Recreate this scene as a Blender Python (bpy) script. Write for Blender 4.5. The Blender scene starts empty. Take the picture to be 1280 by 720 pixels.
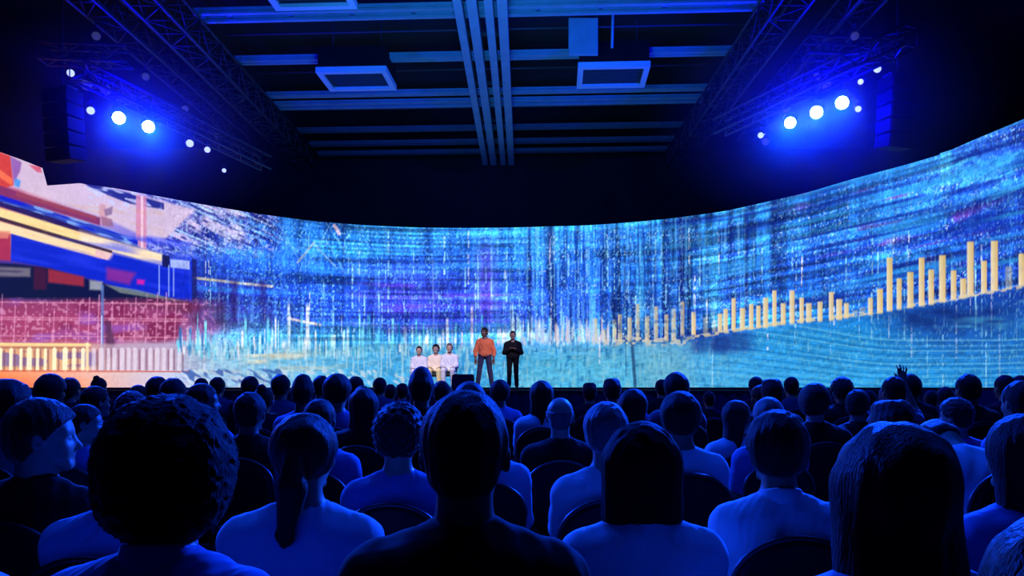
import bpy, math, random
import numpy as np
from mathutils import Vector, Matrix

random.seed(7)
rng = np.random.default_rng(11)
C = bpy.context.scene.collection
PI = math.pi

# ------------------------------------------------------------------ camera
EYE = 1.27                      # the photographer sits among the audience
F = 924.0                       # focal length in pixels of a 1280 wide frame
cam_d = bpy.data.cameras.new('camera')
cam = bpy.data.objects.new('camera', cam_d)
C.objects.link(cam)
cam.location = (0, 0, EYE)
cam.rotation_euler = (PI / 2, 0, 0)
cam_d.sensor_width = 36
cam_d.lens = F / 1280 * 36
cam_d.shift_y = 124 / 1280
cam_d.shift_x = -15 / 1280
cam_d.clip_start = 0.05
cam_d.clip_end = 200
bpy.context.scene.camera = cam


def X_at(px, d):
    return (px - 655.0) / F * d


def Z_at(py, d):
    return EYE + (484.0 - py) / F * d


# ------------------------------------------------------------------ materials
MATS = {}


def srgb(c):
    return tuple(((v / 255.0) / 12.92 if v / 255.0 <= .04045 else ((v / 255.0 + .055) / 1.055) ** 2.4) for v in c)


def mat(name, col, rough=.6, metal=0., sheen=0., noise=0., nscale=40., bump=0., stretch=(1, 1, 1), spec=.5, sheen_rough=.4):
    if name in MATS:
        return MATS[name]
    m = bpy.data.materials.new(name)
    m.use_nodes = True
    nt = m.node_tree
    b = nt.nodes['Principled BSDF']
    b.inputs['Base Color'].default_value = (*col, 1)
    b.inputs['Roughness'].default_value = rough
    b.inputs['Metallic'].default_value = metal
    b.inputs['Sheen Weight'].default_value = sheen
    b.inputs['Sheen Roughness'].default_value = sheen_rough
    b.inputs['Specular IOR Level'].default_value = spec
    tc = nt.nodes.new('ShaderNodeTexCoord')
    mp = nt.nodes.new('ShaderNodeMapping')
    mp.inputs['Scale'].default_value = stretch
    nz = nt.nodes.new('ShaderNodeTexNoise')
    nz.inputs['Scale'].default_value = nscale
    nz.inputs['Detail'].default_value = 3
    nt.links.new(tc.outputs['Object'], mp.inputs['Vector'])
    nt.links.new(mp.outputs['Vector'], nz.inputs['Vector'])
    if noise > 0:
        mx = nt.nodes.new('ShaderNodeMix')
        mx.data_type = 'RGBA'
        mx.inputs['A'].default_value = (*[c * (1 - noise) for c in col], 1)
        mx.inputs['B'].default_value = (*[min(1, c * (1 + noise)) for c in col], 1)
        nt.links.new(nz.outputs['Fac'], mx.inputs['Factor'])
        nt.links.new(mx.outputs['Result'], b.inputs['Base Color'])
    if bump > 0:
        bp = nt.nodes.new('ShaderNodeBump')
        bp.inputs['Strength'].default_value = bump
        bp.inputs['Distance'].default_value = .01
        nt.links.new(nz.outputs['Fac'], bp.inputs['Height'])
        nt.links.new(bp.outputs['Normal'], b.inputs['Normal'])
    MATS[name] = m
    return m


def emis(name, col, strength):
    if name in MATS:
        return MATS[name]
    m = bpy.data.materials.new(name)
    m.use_nodes = True
    b = m.node_tree.nodes['Principled BSDF']
    b.inputs['Base Color'].default_value = (.02, .02, .03, 1)
    b.inputs['Emission Color'].default_value = (*col, 1)
    b.inputs['Emission Strength'].default_value = strength
    MATS[name] = m
    return m


SKIN = mat('skin_medium', (.24, .14, .09), .5, noise=.12, nscale=25, sheen=.15)
SKIN_D = mat('skin_deep', (.13, .065, .04), .48, noise=.12, nscale=25, sheen=.1)
SKIN_L = mat('skin_light', (.36, .24, .18), .5, noise=.1, nscale=25, sheen=.15)
HAIR_B = mat('hair_black', (.004, .004, .005), .6, spec=.2, sheen=.42, noise=.4, nscale=30, bump=.7, stretch=(6, 6, 1), sheen_rough=.26)
HAIR_K = mat('hair_jet', (.003, .003, .004), .7, spec=.1, sheen=.1, noise=.4, nscale=30, bump=.5, stretch=(6, 6, 1))
HAIR_BR = mat('hair_brown', (.014, .008, .006), .55, spec=.25, sheen=.45, noise=.4, nscale=30, bump=.7, stretch=(6, 6, 1), sheen_rough=.26)
HAIR_G = mat('hair_grey', (.055, .053, .056), .55, sheen=.9, noise=.4, nscale=30, bump=.6, stretch=(5, 5, 1))
HAIR_C = mat('hair_curly', (.006, .005, .006), .6, spec=.25, sheen=.9, noise=.4, nscale=60, bump=1., sheen_rough=.35)
CL_W = mat('cloth_white', (.62, .66, .72), .85, sheen=.3, noise=.06, nscale=14, bump=.25)
CL_LB = mat('cloth_pale_blue', (.34, .42, .62), .85, sheen=.3, noise=.08, nscale=14, bump=.25)
CL_B = mat('cloth_blue', (.10, .15, .42), .85, sheen=.3, noise=.1, nscale=14, bump=.25)
CL_G = mat('cloth_grey', (.09, .09, .12), .85, sheen=.2, noise=.15, nscale=14, bump=.25)
CL_K = mat('cloth_black', (.004, .004, .006), .85, spec=.2, sheen=.06, noise=.2, nscale=14, bump=.25)
CL_N = mat('cloth_navy', (.02, .025, .07), .85, sheen=.2, noise=.15, nscale=14, bump=.25)
CL_OR = mat('cloth_orange', (.70, .16, .045), .8, sheen=.1, noise=.25, nscale=9, bump=.2)
CL_CR = mat('cloth_cream', (.85, .74, .55), .8, sheen=.1, noise=.06, nscale=14, bump=.2)
LEATHER = mat('shoe_leather', (.012, .01, .01), .35)
VINYL = mat('chair_vinyl', (.005, .005, .008), .6, spec=.2, noise=.2, nscale=30, bump=.15)
STEEL_D = mat('chair_tube', (.05, .05, .06), .42, metal=.9, noise=.1)
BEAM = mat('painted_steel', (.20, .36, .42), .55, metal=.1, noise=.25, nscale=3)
BEAM_M = mat('shaded_steel', (.07, .12, .15), .6, noise=.3, nscale=4)  # darker copy of the beam paint: dimness of the far beams put into colour
BEAM_D = mat('dark_steel', (.045, .055, .075), .55, metal=.3, noise=.3, nscale=6)
TRUSS = mat('truss_aluminium', (.05, .05, .06), .5, metal=.4, noise=.3, nscale=12)
VENT_F = mat('vent_frame', (.50, .68, .74), .5, noise=.1, nscale=5)
BLACK_P = mat('black_paint', (.005, .005, .007), .8, spec=.2, noise=.2, nscale=10)
WALL = mat('wall_paint', (.010, .011, .020), .9, noise=.3, nscale=2)
CEIL = mat('ceiling_paint', (.008, .009, .014), .95, noise=.3, nscale=2)
CARPET = mat('carpet', (.018, .018, .03), .98, noise=.5, nscale=60, bump=.4)
STAGE_M = mat('stage_vinyl', (.008, .008, .012), .9, spec=.08, noise=.3, nscale=8)
SKIRT = mat('stage_skirt', (.010, .010, .02), .9, noise=.4, nscale=14, stretch=(6, 1, .2), bump=.5)
GLASS = mat('spectacle_metal', (.3, .45, .5), .25, metal=.8)
LENS_HOT = emis('lens_bright', (.62, .80, 1.0), 60)
LENS_DIM = emis('lens_dim', (.40, .5, 1.0), 1.6)
LENS_OFF = emis('lens_faint', (.25, .28, .8), .10)  # weak emission; on the unlit lamps it stands in for glints
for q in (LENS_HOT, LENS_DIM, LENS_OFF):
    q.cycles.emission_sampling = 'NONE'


# ------------------------------------------------------------------ helpers
def props(o, label=None, cat=None, group=None, kind=None):
    if label:
        o['label'] = label
    if cat:
        o['category'] = cat
    if group:
        o['group'] = group
    if kind:
        o['kind'] = kind
    return o


def empty(name, loc=(0, 0, 0), rz=0.):
    o = bpy.data.objects.new(name, None)
    o.empty_display_size = .1
    C.objects.link(o)
    o.location = loc
    o.rotation_euler = (0, 0, rz)
    return o


def link_mesh(name, me, m, parent=None):
    o = bpy.data.objects.new(name, me)
    C.objects.link(o)
    if len(me.materials) == 0:
        me.materials.append(m)
    if me.materials[0] != m:
        o.material_slots[0].link = 'OBJECT'
        o.material_slots[0].material = m
    if parent is not None:
        o.parent = parent
    return o


class MB:
    """Collects boxes, tubes and turned shapes for ONE mesh."""

    def __init__(s):
        s.v, s.f = [], []

    def add(s, vs, fs):
        b = len(s.v)
        s.v += [tuple(v) for v in vs]
        s.f += [tuple(b + i for i in f) for f in fs]
        return s

    def box(s, lo, hi, M=None, bev=0.):
        (x0, y0, z0), (x1, y1, z1) = lo, hi
        if bev <= 0:
            vs = [(x, y, z) for z in (z0, z1) for x, y in ((x0, y0), (x1, y0), (x1, y1), (x0, y1))]
            fs = [(3, 2, 1, 0), (4, 5, 6, 7), (0, 1, 5, 4), (1, 2, 6, 5), (2, 3, 7, 6), (3, 0, 4, 7)]
        else:
            b = bev
            rings = []
            for z, k in ((z0, b), (z0 + b * .3, b * .3), (z0 + b, 0), (z1 - b, 0), (z1 - b * .3, b * .3), (z1, b)):
                r = []
                for cx, cy, a0 in ((x1 - b, y1 - b, 0), (x0 + b, y1 - b, 90), (x0 + b, y0 + b, 180), (x1 - b, y0 + b, 270)):
                    for a in (0, 30, 60, 90):
                        t = math.radians(a0 + a)
                        r.append((cx + (b - k) * math.cos(t), cy + (b - k) * math.sin(t), z))
                rings.append(r)
            n = len(rings[0])
            vs = [p for r in rings for p in r]
            fs = [tuple(range(n))[::-1], tuple(range((len(rings) - 1) * n, len(rings) * n))]
            for i in range(len(rings) - 1):
                for j in range(n):
                    fs.append((i * n + j, i * n + (j + 1) % n, (i + 1) * n + (j + 1) % n, (i + 1) * n + j))
        if M is not None:
            vs = [M @ Vector(v) for v in vs]
        return s.add(vs, fs)

    def tube(s, pts, r, n=8, closed=False):
        pts = [Vector(p) for p in pts]
        N = len(pts)
        rr = r if isinstance(r, (list, tuple)) else [r] * N
        vs, up = [], None
        for i, p in enumerate(pts):
            a = pts[(i - 1) % N] if (closed or i > 0) else p
            b = pts[(i + 1) % N] if (closed or i < N - 1) else p
            t = (b - a).normalized()
            if up is None:
                up = Vector((0, 0, 1)) if abs(t.z) < .9 else Vector((1, 0, 0))
            u = (up - t * up.dot(t))
            u = u.normalized() if u.length > 1e-6 else t.orthogonal().normalized()
            w = t.cross(u)
            up = u
            for k in range(n):
                an = 2 * PI * k / n
                vs.append(p + (u * math.cos(an) + w * math.sin(an)) * rr[i])
        fs = []
        for i in range(N if closed else N - 1):
            j = (i + 1) % N
            for k in range(n):
                fs.append((i * n + k, i * n + (k + 1) % n, j * n + (k + 1) % n, j * n + k))
        if not closed:
            fs.append(tuple(range(n))[::-1])
            fs.append(tuple(range((N - 1) * n, N * n)))
        return s.add(vs, fs)

    def lathe(s, prof, n=20, M=None):
        """profile of (radius, z) turned about z"""
        vs, fs = [], []
        for r, z in prof:
            for k in range(n):
                a = 2 * PI * k / n
                vs.append(Vector((r * math.cos(a), r * math.sin(a), z)))
        for i in range(len(prof) - 1):
            for k in range(n):
                fs.append((i * n + k, i * n + (k + 1) % n, (i + 1) * n + (k + 1) % n, (i + 1) * n + k))
        fs.append(tuple(range(n))[::-1])
        fs.append(tuple(range((len(prof) - 1) * n, len(prof) * n)))
        if M is not None:
            vs = [M @ v for v in vs]
        return s.add(vs, fs)

    def mesh(s, name, smooth=False):
        me = bpy.data.meshes.new(name)
        me.from_pydata(s.v, [], s.f)
        me.validate()
        if smooth:
            me.polygons.foreach_set('use_smooth', [True] * len(me.polygons))
        me.update()
        return me

    def build(s, name, m, parent=None, smooth=False):
        return link_mesh(name, s.mesh(name, smooth), m, parent)


def copy_tree(o, parent=None):
    c = o.copy()
    C.objects.link(c)
    c.parent = parent
    for ch in list(o.children):
        copy_tree(ch, c)
    return c


# ------------------------------------------------------------------ implicit surfaces -> one continuous mesh
class Field:
    """Blended round cones and ellipsoids on a rectilinear grid, skinned with surface nets."""

    def __init__(s, xs, ys, zs):
        s.ax = [np.asarray(a, np.float32) for a in (xs, ys, zs)]
        s.f = np.full([len(a) for a in s.ax], .5, np.float32)

    def block(s, lo, hi):
        sl = []
        for a, l, h in zip(s.ax, lo, hi):
            i, j = np.searchsorted(a, l), np.searchsorted(a, h)
            sl.append(slice(int(i), int(max(j, i))))
        if any(q.stop - q.start < 1 for q in sl):
            return None, None
        g = np.meshgrid(*[a[q] for a, q in zip(s.ax, sl)], indexing='ij')
        return tuple(sl), np.stack(g, -1)

    def merge(s, sl, d, k, sub=False):
        o = s.f[sl]
        if sub:
            h = np.maximum(k - np.abs(o + d), 0) / k
            s.f[sl] = np.maximum(o, -d) + h * h * k * .25
        else:
            h = np.maximum(k - np.abs(o - d), 0) / k
            s.f[sl] = np.minimum(o, d) - h * h * k * .25

    def cone(s, a, b, ra, rb, k=.03, sub=False, flat=None):
        a, b = np.asarray(a, float), np.asarray(b, float)
        m = max(ra, rb) + .05 + k
        sl, P = s.block(np.minimum(a, b) - m, np.maximum(a, b) + m)
        if sl is None:
            return
        ab = b - a
        t = np.clip(((P - a) @ ab) / max(ab @ ab, 1e-9), 0, 1)
        d = np.linalg.norm(P - (a + t[..., None] * ab), axis=-1) - (ra + (rb - ra) * t)
        s.merge(sl, d.astype(np.float32), k, sub)

    def ell(s, c, r, R=None, k=.03, sub=False):
        c, r = np.asarray(c, float), np.asarray(r, float)
        m = r.max() + .05 + k
        sl, P = s.block(c - m, c + m)
        if sl is None:
            return
        q = P - c
        if R is not None:
            q = q @ np.asarray(R)           # world -> local
        k0 = np.linalg.norm(q / r, axis=-1)
        k1 = np.linalg.norm(q / (r * r), axis=-1)
        d = np.where(k1 > 1e-6, k0 * (k0 - 1) / np.maximum(k1, 1e-6), -r.min())
        s.merge(sl, d.astype(np.float32), k, sub)

    def pts(s):
        return np.meshgrid(*s.ax, indexing='ij')

    def cut(s, d):
        s.f = np.maximum(s.f, d.astype(np.float32))

    def skin(s, name):
        f = s.f
        for ax in range(3):                # close at the border
            for e in (0, -1):
                idx = [slice(None)] * 3
                idx[ax] = e
                f[tuple(idx)] = np.maximum(f[tuple(idx)], .01)
        ins = f < 0
        nx, ny, nz = f.shape
        cnt = np.zeros((nx - 1, ny - 1, nz - 1), np.int8)
        for i in (0, 1):
            for j in (0, 1):
                for k in (0, 1):
                    cnt += ins[i:nx - 1 + i, j:ny - 1 + j, k:nz - 1 + k]
        act = (cnt > 0) & (cnt < 8)
        I, J, K = np.nonzero(act)
        vid = np.full(act.shape, -1, np.int64)
        vid[I, J, K] = np.arange(len(I))
        acc = np.zeros((len(I), 3))
        num = np.zeros(len(I))
        X, Y, Z = s.ax
        corners = [(i, j, k) for i in (0, 1) for j in (0, 1) for k in (0, 1)]
        for a in corners:
            for axn in range(3):
                if a[axn]:
                    continue
                b = list(a)
                b[axn] = 1
                fa = f[I + a[0], J + a[1], K + a[2]]
                fb = f[I + b[0], J + b[1], K + b[2]]
                m = (fa < 0) != (fb < 0)
                t = np.where(m, fa / np.where(m, fa - fb, 1), 0)
                pa = np.stack([X[I + a[0]], Y[J + a[1]], Z[K + a[2]]], -1)
                pb = np.stack([X[I + b[0]], Y[J + b[1]], Z[K + b[2]]], -1)
                acc += np.where(m[:, None], pa + (pb - pa) * t[:, None], 0)
                num += m
        V = acc / np.maximum(num, 1)[:, None]
        quads = []
        for axn in range(3):
            u, w = (axn + 1) % 3, (axn + 2) % 3
            a = [slice(None)] * 3
            b = [slice(None)] * 3
            a[axn], b[axn] = slice(0, -1), slice(1, None)
            A, B = ins[tuple(a)], ins[tuple(b)]
            for flip in (False, True):
                m = (A & ~B) if not flip else (~A & B)
                p = np.stack(np.nonzero(m), -1)
                ok = (p[:, u] > 0) & (p[:, w] > 0) & (p[:, u] < f.shape[u] - 1) & (p[:, w] < f.shape[w] - 1)
                p = p[ok]
                q = []
                for du, dw in ((1, 1), (0, 1), (0, 0), (1, 0)):
                    c = p.copy()
                    c[:, u] -= du
                    c[:, w] -= dw
                    q.append(vid[c[:, 0], c[:, 1], c[:, 2]])
                q = np.stack(q, -1)
                quads.append(q[:, ::-1] if flip else q)
        Q = np.concatenate(quads) if quads else np.zeros((0, 4), np.int64)
        me = bpy.data.meshes.new(name)
        n = len(Q)
        me.vertices.add(len(V))
        me.vertices.foreach_set('co', V.astype(np.float32).ravel())
        me.loops.add(n * 4)
        me.loops.foreach_set('vertex_index', Q.astype(np.int32).ravel())
        me.polygons.add(n)
        me.polygons.foreach_set('loop_start', np.arange(0, n * 4, 4, dtype=np.int32))
        me.polygons.foreach_set('loop_total', np.full(n, 4, np.int32))
        me.polygons.foreach_set('use_smooth', np.ones(n, bool))
        me.update(calc_edges=True)
        return me


def axis(lo, hi, fine, hf, hc):
    a = [lo]
    while a[-1] < hi:
        x = a[-1]
        a.append(x + (hf if any(l - hf <= x < h for l, h in fine) else hc))
    return a


# ------------------------------------------------------------------ people
def rot_x(a):
    c, s_ = math.cos(a), math.sin(a)
    return np.array([[1, 0, 0], [0, c, -s_], [0, s_, c]])


def rot_z(a):
    c, s_ = math.cos(a), math.sin(a)
    return np.array([[c, -s_, 0], [s_, c, 0], [0, 0, 1]])


POSES = {
    # seated, facing the stage, hands on the thighs
    'sit': dict(),
    'sit_right': dict(yaw=-1.15),
    'sit_half_right': dict(yaw=-.55),
    'sit_left': dict(yaw=.6),
    'sit_hunch': dict(lean=-.66, pitch=-.85, elbow=(.20, .40, .635), wrist=(.07, .56, .60), fdir=(-.5, .5, -.3)),
    'sit_talk': dict(elbow=(.23, .08, .68), wrist=(.06, .27, .78), fdir=(-.6, .4, .5), yaw=.25),
    'sit_raise': dict(fine=1, relbow=(.25, .16, .98), rwrist=(.17, .20, 1.23), rfdir=(0, .1, 1)),
    # on their feet on the stage
    'stand_apart': dict(fine=1, dz=.385, stance=.16, elbow=(.25, .02, .65), wrist=(.24, .10, .42), fdir=(0, .2, -1), yaw=-.5),
    'stand_clasp': dict(fine=1, dz=.385, stance=.07, elbow=(.24, .03, .66), wrist=(.06, .20, .76), fdir=(-.8, .3, .1)),
}
SK = np.array((0, .02, 1.165))
NECK = np.array((0, 0, 1.06))
HIP0 = np.array((0, 0, .55))


def frame(pose):
    p = POSES[pose]
    dz = np.array((0, 0, p.get('dz', 0)))
    RL = rot_x(p.get('lean', 0))
    RH = rot_z(p.get('yaw', 0)) @ rot_x(p.get('pitch', 0)) @ RL
    up = lambda q: HIP0 + RL @ (np.asarray(q, float) - HIP0) + dz
    piv = up(NECK)
    hd = lambda q: piv + RH @ (np.asarray(q, float) + SK - NECK)      # from skull-centred coordinates
    return p, dz, RL, RH, up, hd


def limbs(pose):
    p, dz, RL, RH, up, hd = frame(pose)
    out = []
    for s in (-1, 1):
        m = np.array((s, 1, 1))
        key = 'r' if s > 0 and 'relbow' in p else ''
        sh = up(np.array((.172, -.02, .885)) * m)
        el = np.array(p.get(key + 'elbow', (.203, .055, .645))) * m + dz
        wr = np.array(p.get(key + 'wrist', (.125, .285, .612))) * m + dz
        fd = np.array(p.get(key + 'fdir', (-.12, 1, -.10))) * m
        fd = fd / np.linalg.norm(fd)
        if p.get('dz'):
            st = p['stance']
            hip, kn, an = np.array((s * .09, 0, .92)), np.array((s * (.06 + st * .5), .02, .50)), np.array((s * (.04 + st), -.01, .09))
            toe = an + np.array((s * .03, .17, -.052))
        else:
            hip, kn, an = np.array((s * .09, .02, .537)), np.array((s * .125, .45, .528)), np.array((s * .13, .40, .09))
            toe = an + np.array((s * .02, .17, -.052))
        out.append((s, sh, el, wr, fd, hip, kn, an, toe))
    return out


def grid(pose, lod, parts='all', pad=0.):
    p, dz, *_ , hd = frame(pose)
    hf, hc = (.0065, .013) if lod == 0 else (.0105, .018)
    hc_ = hd((0, 0, 0))
    L = limbs(pose)
    pts = np.array([q for l in L for q in l[1:4] + l[5:]] + [hc_])
    lo, hi = pts.min(0) - .17 - pad, pts.max(0) + .17 + pad
    hi[2] = max(hi[2], hc_[2] + .16)
    lo[2] = -.02
    fx, fy, fz = [(hc_[0] - .13, hc_[0] + .13)], [(hc_[1] - .14, hc_[1] + .14)], [(hc_[2] - .17, hc_[2] + .15)]
    if lod == 0 or p.get('fine'):
        for l in L:
            w, t = l[3], l[3] + l[4] * .17
            a, b = np.minimum(w, t) - .05, np.maximum(w, t) + .05
            fx.append((a[0], b[0])); fy.append((a[1], b[1])); fz.append((a[2], b[2]))
    return Field(axis(lo[0], hi[0], fx, hf, hc), axis(lo[1], hi[1], fy, hf, hc), axis(lo[2], hi[2], fz, hf, hc))


def torso(g, up, e=0., dz=None, RL=None, chest=1.):
    sx = chest
    g.ell(up((0, 0, .80)), (.165 * sx + e, .112 + e, .19 + e), RL, .05)
    g.ell(up((0, 0, .64)), (.148 * sx + e, .112 + e, .16 + e), RL, .06)
    g.ell(up((0, .005, .555)), (.168 + e, .122 + e, .098 + e), RL, .05)
    for s in (-1, 1):
        g.cone(up((s * .02, -.01, .955)), up((s * .155, -.02, .90)), .055 + e, .062 + e, .05)
        g.ell(up((s * .085, -.07, .84)), (.075 + e, .05 + e, .10 + e), RL, .05)     # shoulder blades


def arms(g, L, e=0., upto='wrist'):
    for s, sh, el, wr, fd, *_ in L:
        if upto == 'tee':
            g.cone(sh, sh + (el - sh) * .62, .056 + e, .054 + e, .045)
            continue
        g.cone(sh, el, .056 + e, .043 + e, .045)
        g.cone(el, wr, .043 + e, (.029 if upto == 'wrist' else .032) + e, .02)


def hand(g, s, w, f, fat=0.):
    f = f / np.linalg.norm(f)
    side = np.cross(f, (0, 0, 1))
    side = np.array((1., 0, 0)) if np.linalg.norm(side) < .2 else side / np.linalg.norm(side)
    n = np.cross(side, f)
    if n[2] < 0:
        n = -n
    inn = side * (-s if side[0] > 0 else s)            # towards the body's middle: the thumb side
    R = np.stack([side, f, n], 1)
    g.cone(w, w + f * .03, .026, .024, .02)
    g.ell(w + f * .055, (.040, .052, .016), R, .02)
    for i, ln in enumerate((.066, .076, .071, .056)):
        b = w + f * .095 + inn * (.031 - i * .0207)
        spread = inn * (.012 - i * .008)
        k = b + f * ln * .5 + spread * .6 + n * .006
        t = k + f * ln * .42 + spread * .3 - n * .018
        g.cone(b - f * .015, k, .0092 + fat, .0084 + fat, .006)
        g.cone(k, t, .0084 + fat, .0070 + fat, .004)
    b = w + f * .028 + inn * .028
    k = b + inn * .028 + f * .028
    g.cone(b, k, .0125, .0105, .012)
    g.cone(k, k + f * .032 + inn * .006 - n * .006, .0105, .0085, .005)


def body_mesh(pose, lod):
    p, dz, RL, RH, up, hd = frame(pose)
    g = grid(pose, lod)
    L = limbs(pose)
    torso(g, up, 0, dz, RL)
    g.cone(up((0, -.012, .95)), hd((0, -.025, -.075)), .062, .056, .04)
    arms(g, L)
    for s, sh, el, wr, fd, hip, kn, an, toe in L:
        g.cone(hip, kn, .082, .056, .04)
        g.cone(kn, kn + (an - kn) * .35 + np.array((0, -.012, 0)), .055, .053, .03)
        g.cone(kn + (an - kn) * .35 + np.array((0, -.012, 0)), an, .053, .036, .02)
        g.cone(an + np.array((0, -.035, -.045)), toe, .036, .032, .03)
        if lod == 0 or p.get('fine'):
            hand(g, s, wr, fd)
        else:
            hand(g, s, wr, fd, .003)
    # head
    g.ell(hd((0, 0, 0)), (.076, .094, .104), RH, .02)
    g.ell(hd((0, -.010, .020)), (.077, .090, .083), RH, .03)
    g.ell(hd((0, .040, -.062)), (.056, .058, .068), RH, .04)
    g.cone(hd((-.028, .078, -.108)), hd((.028, .078, -.108)), .018, .018, .02)          # chin
    g.cone(hd((-.045, .070, .012)), hd((.045, .070, .012)), .017, .017, .02)            # brow
    for s in (-1, 1):
        g.ell(hd((s * .044, .066, -.045)), (.022, .022, .022), RH, .02)                 # cheek
        g.ell(hd((s * .031, .095, -.012)), (.016, .014, .012), RH, .012, sub=True)      # eye socket
        g.ell(hd((s * .031, .081, -.013)), (.012, .012, .011), RH, .004)                # eye
        g.ell(hd((s * .083, -.006, -.022)), (.010, .019, .031), RH @ rot_z(s * .35), .008)   # ear
        g.ell(hd((s * .086, .000, -.020)), (.006, .009, .016), RH, .005, sub=True)
    g.cone(hd((0, .090, -.008)), hd((0, .112, -.044)), .008, .012, .012)                # nose
    for s in (-1, 1):
        g.ell(hd((s * .011, .099, -.047)), (.008, .009, .007), RH, .006)
    g.ell(hd((0, .086, -.071)), (.024, .011, .006), RH, .006)                           # lips
    g.ell(hd((0, .085, -.081)), (.021, .011, .007), RH, .006)
    return g.skin('body_' + pose)


def wrinkle(g, amp, sc, seed):
    x, y, z = g.pts()
    r = np.random.default_rng(seed)
    d = np.zeros_like(g.f)
    for i in range(5):
        a = r.normal(size=3) * sc * (1 + .4 * i)
        d += np.sin(x * a[0] + y * a[1] + z * a[2] * .8 + r.uniform(0, 6)) * amp / (1 + .5 * i)
    g.f = g.f + d.astype(np.float32)


def top_mesh(style, pose, lod):
    p, dz, RL, RH, up, hd = frame(pose)
    g = grid(pose, max(lod, 0), pad=.02)
    L = limbs(pose)
    e = {'tee': .010, 'shirt': .013, 'jacket': .021}[style]
    torso(g, up, e, dz, RL, 1.03)
    arms(g, L, e, 'tee' if style == 'tee' else 'cuff')
    if style != 'tee':       # trim the sleeves at the wrist
        for s, sh, el, wr, fd, *_ in L:
            u = (wr - el) / np.linalg.norm(wr - el)
            g.cone(wr + u * .055, wr + u * .16, .066, .07, .004, sub=True)
    wrinkle(g, .0022, 38, hash(style) % 97 if False else len(style) * 7)
    x, y, z = g.pts()
    hem = .50 if style != 'jacket' else .47
    g.cut(hem + dz[2] - z) if p.get('lean', 0) == 0 else g.cut(.50 - z)
    # neckline: a round opening in front of and around the neck
    c = up((0, .035, 1.005))
    q = np.stack([x - c[0], y - c[1], z - c[2]], -1) @ RL
    g.cut(.058 - np.sqrt(q[..., 0] ** 2 + q[..., 1] ** 2 * .8 + (q[..., 2] * .75) ** 2))
    return g.skin(style + '_' + pose)


def collar_mesh(pose):
    p, dz, RL, RH, up, hd = frame(pose)
    m = MB()
    ring = []
    for k in range(24):
        a = 2 * PI * k / 24
        ring.append((math.sin(a), math.cos(a)))
    prof = [(.066, .945), (.078, .975), (.072, 1.012), (.066, 1.018), (.063, 1.005), (.062, .955)]
    vs = []
    for r, z in prof:
        for sx, sy in ring:
            vs.append(up((r * sx * 1.05, r * sy - .012, z - sy * .018)))
    n = 24
    fs = [(i * n + k, i * n + (k + 1) % n, ((i + 1) % 6) * n + (k + 1) % n, ((i + 1) % 6) * n + k) for i in range(6) for k in range(n)]
    m.add(vs, fs)
    return m.mesh('collar_' + pose, True)


def trousers_mesh(pose, lod):
    p, dz, RL, RH, up, hd = frame(pose)
    g = grid(pose, 1)
    e = .009
    L = limbs(pose)
    pel = np.array((0, .005, .555)) + dz
    g.ell(pel, (.170 + e, .124 + e, .10 + e), None, .05)
    for s, sh, el, wr, fd, hip, kn, an, toe in L:
        g.cone(hip, kn, .082 + e, .057 + e, .04)
        g.cone(kn, an + (kn - an) * .08, .059 + e, .050 + e, .025)
    wrinkle(g, .0018, 34, 5)
    x, y, z = g.pts()
    g.cut(.075 - z)
    g.cut(z - (.625 + dz[2]))
    if not dz[2]:
        g.cut(.4475 - z - .4 * np.clip(y - .30, 0, 1) * 25)         # the seat presses the cloth flat
    return g.skin('trousers_' + pose)


def shoe_mesh(pose, side):
    L = limbs(pose)[0 if side < 0 else 1]
    an, toe = L[7], L[8]
    lo, hi = np.minimum(an, toe) - .09, np.maximum(an, toe) + .1
    lo[2] = -.02
    g = Field(axis(lo[0], hi[0], [], .01, .01), axis(lo[1], hi[1], [], .01, .01), axis(-.02, .17, [], .01, .01))
    g.cone(an + np.array((0, -.035, -.04)), toe + np.array((0, .01, .004)), .043, .042, .03)
    g.cone(an + np.array((0, -.02, 0)), an + np.array((0, .06, -.04)), .046, .044, .03)
    x, y, z = g.pts()
    g.cut(-z)
    g.cut(z - .10)
    return g.skin('shoe_' + pose)


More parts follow.
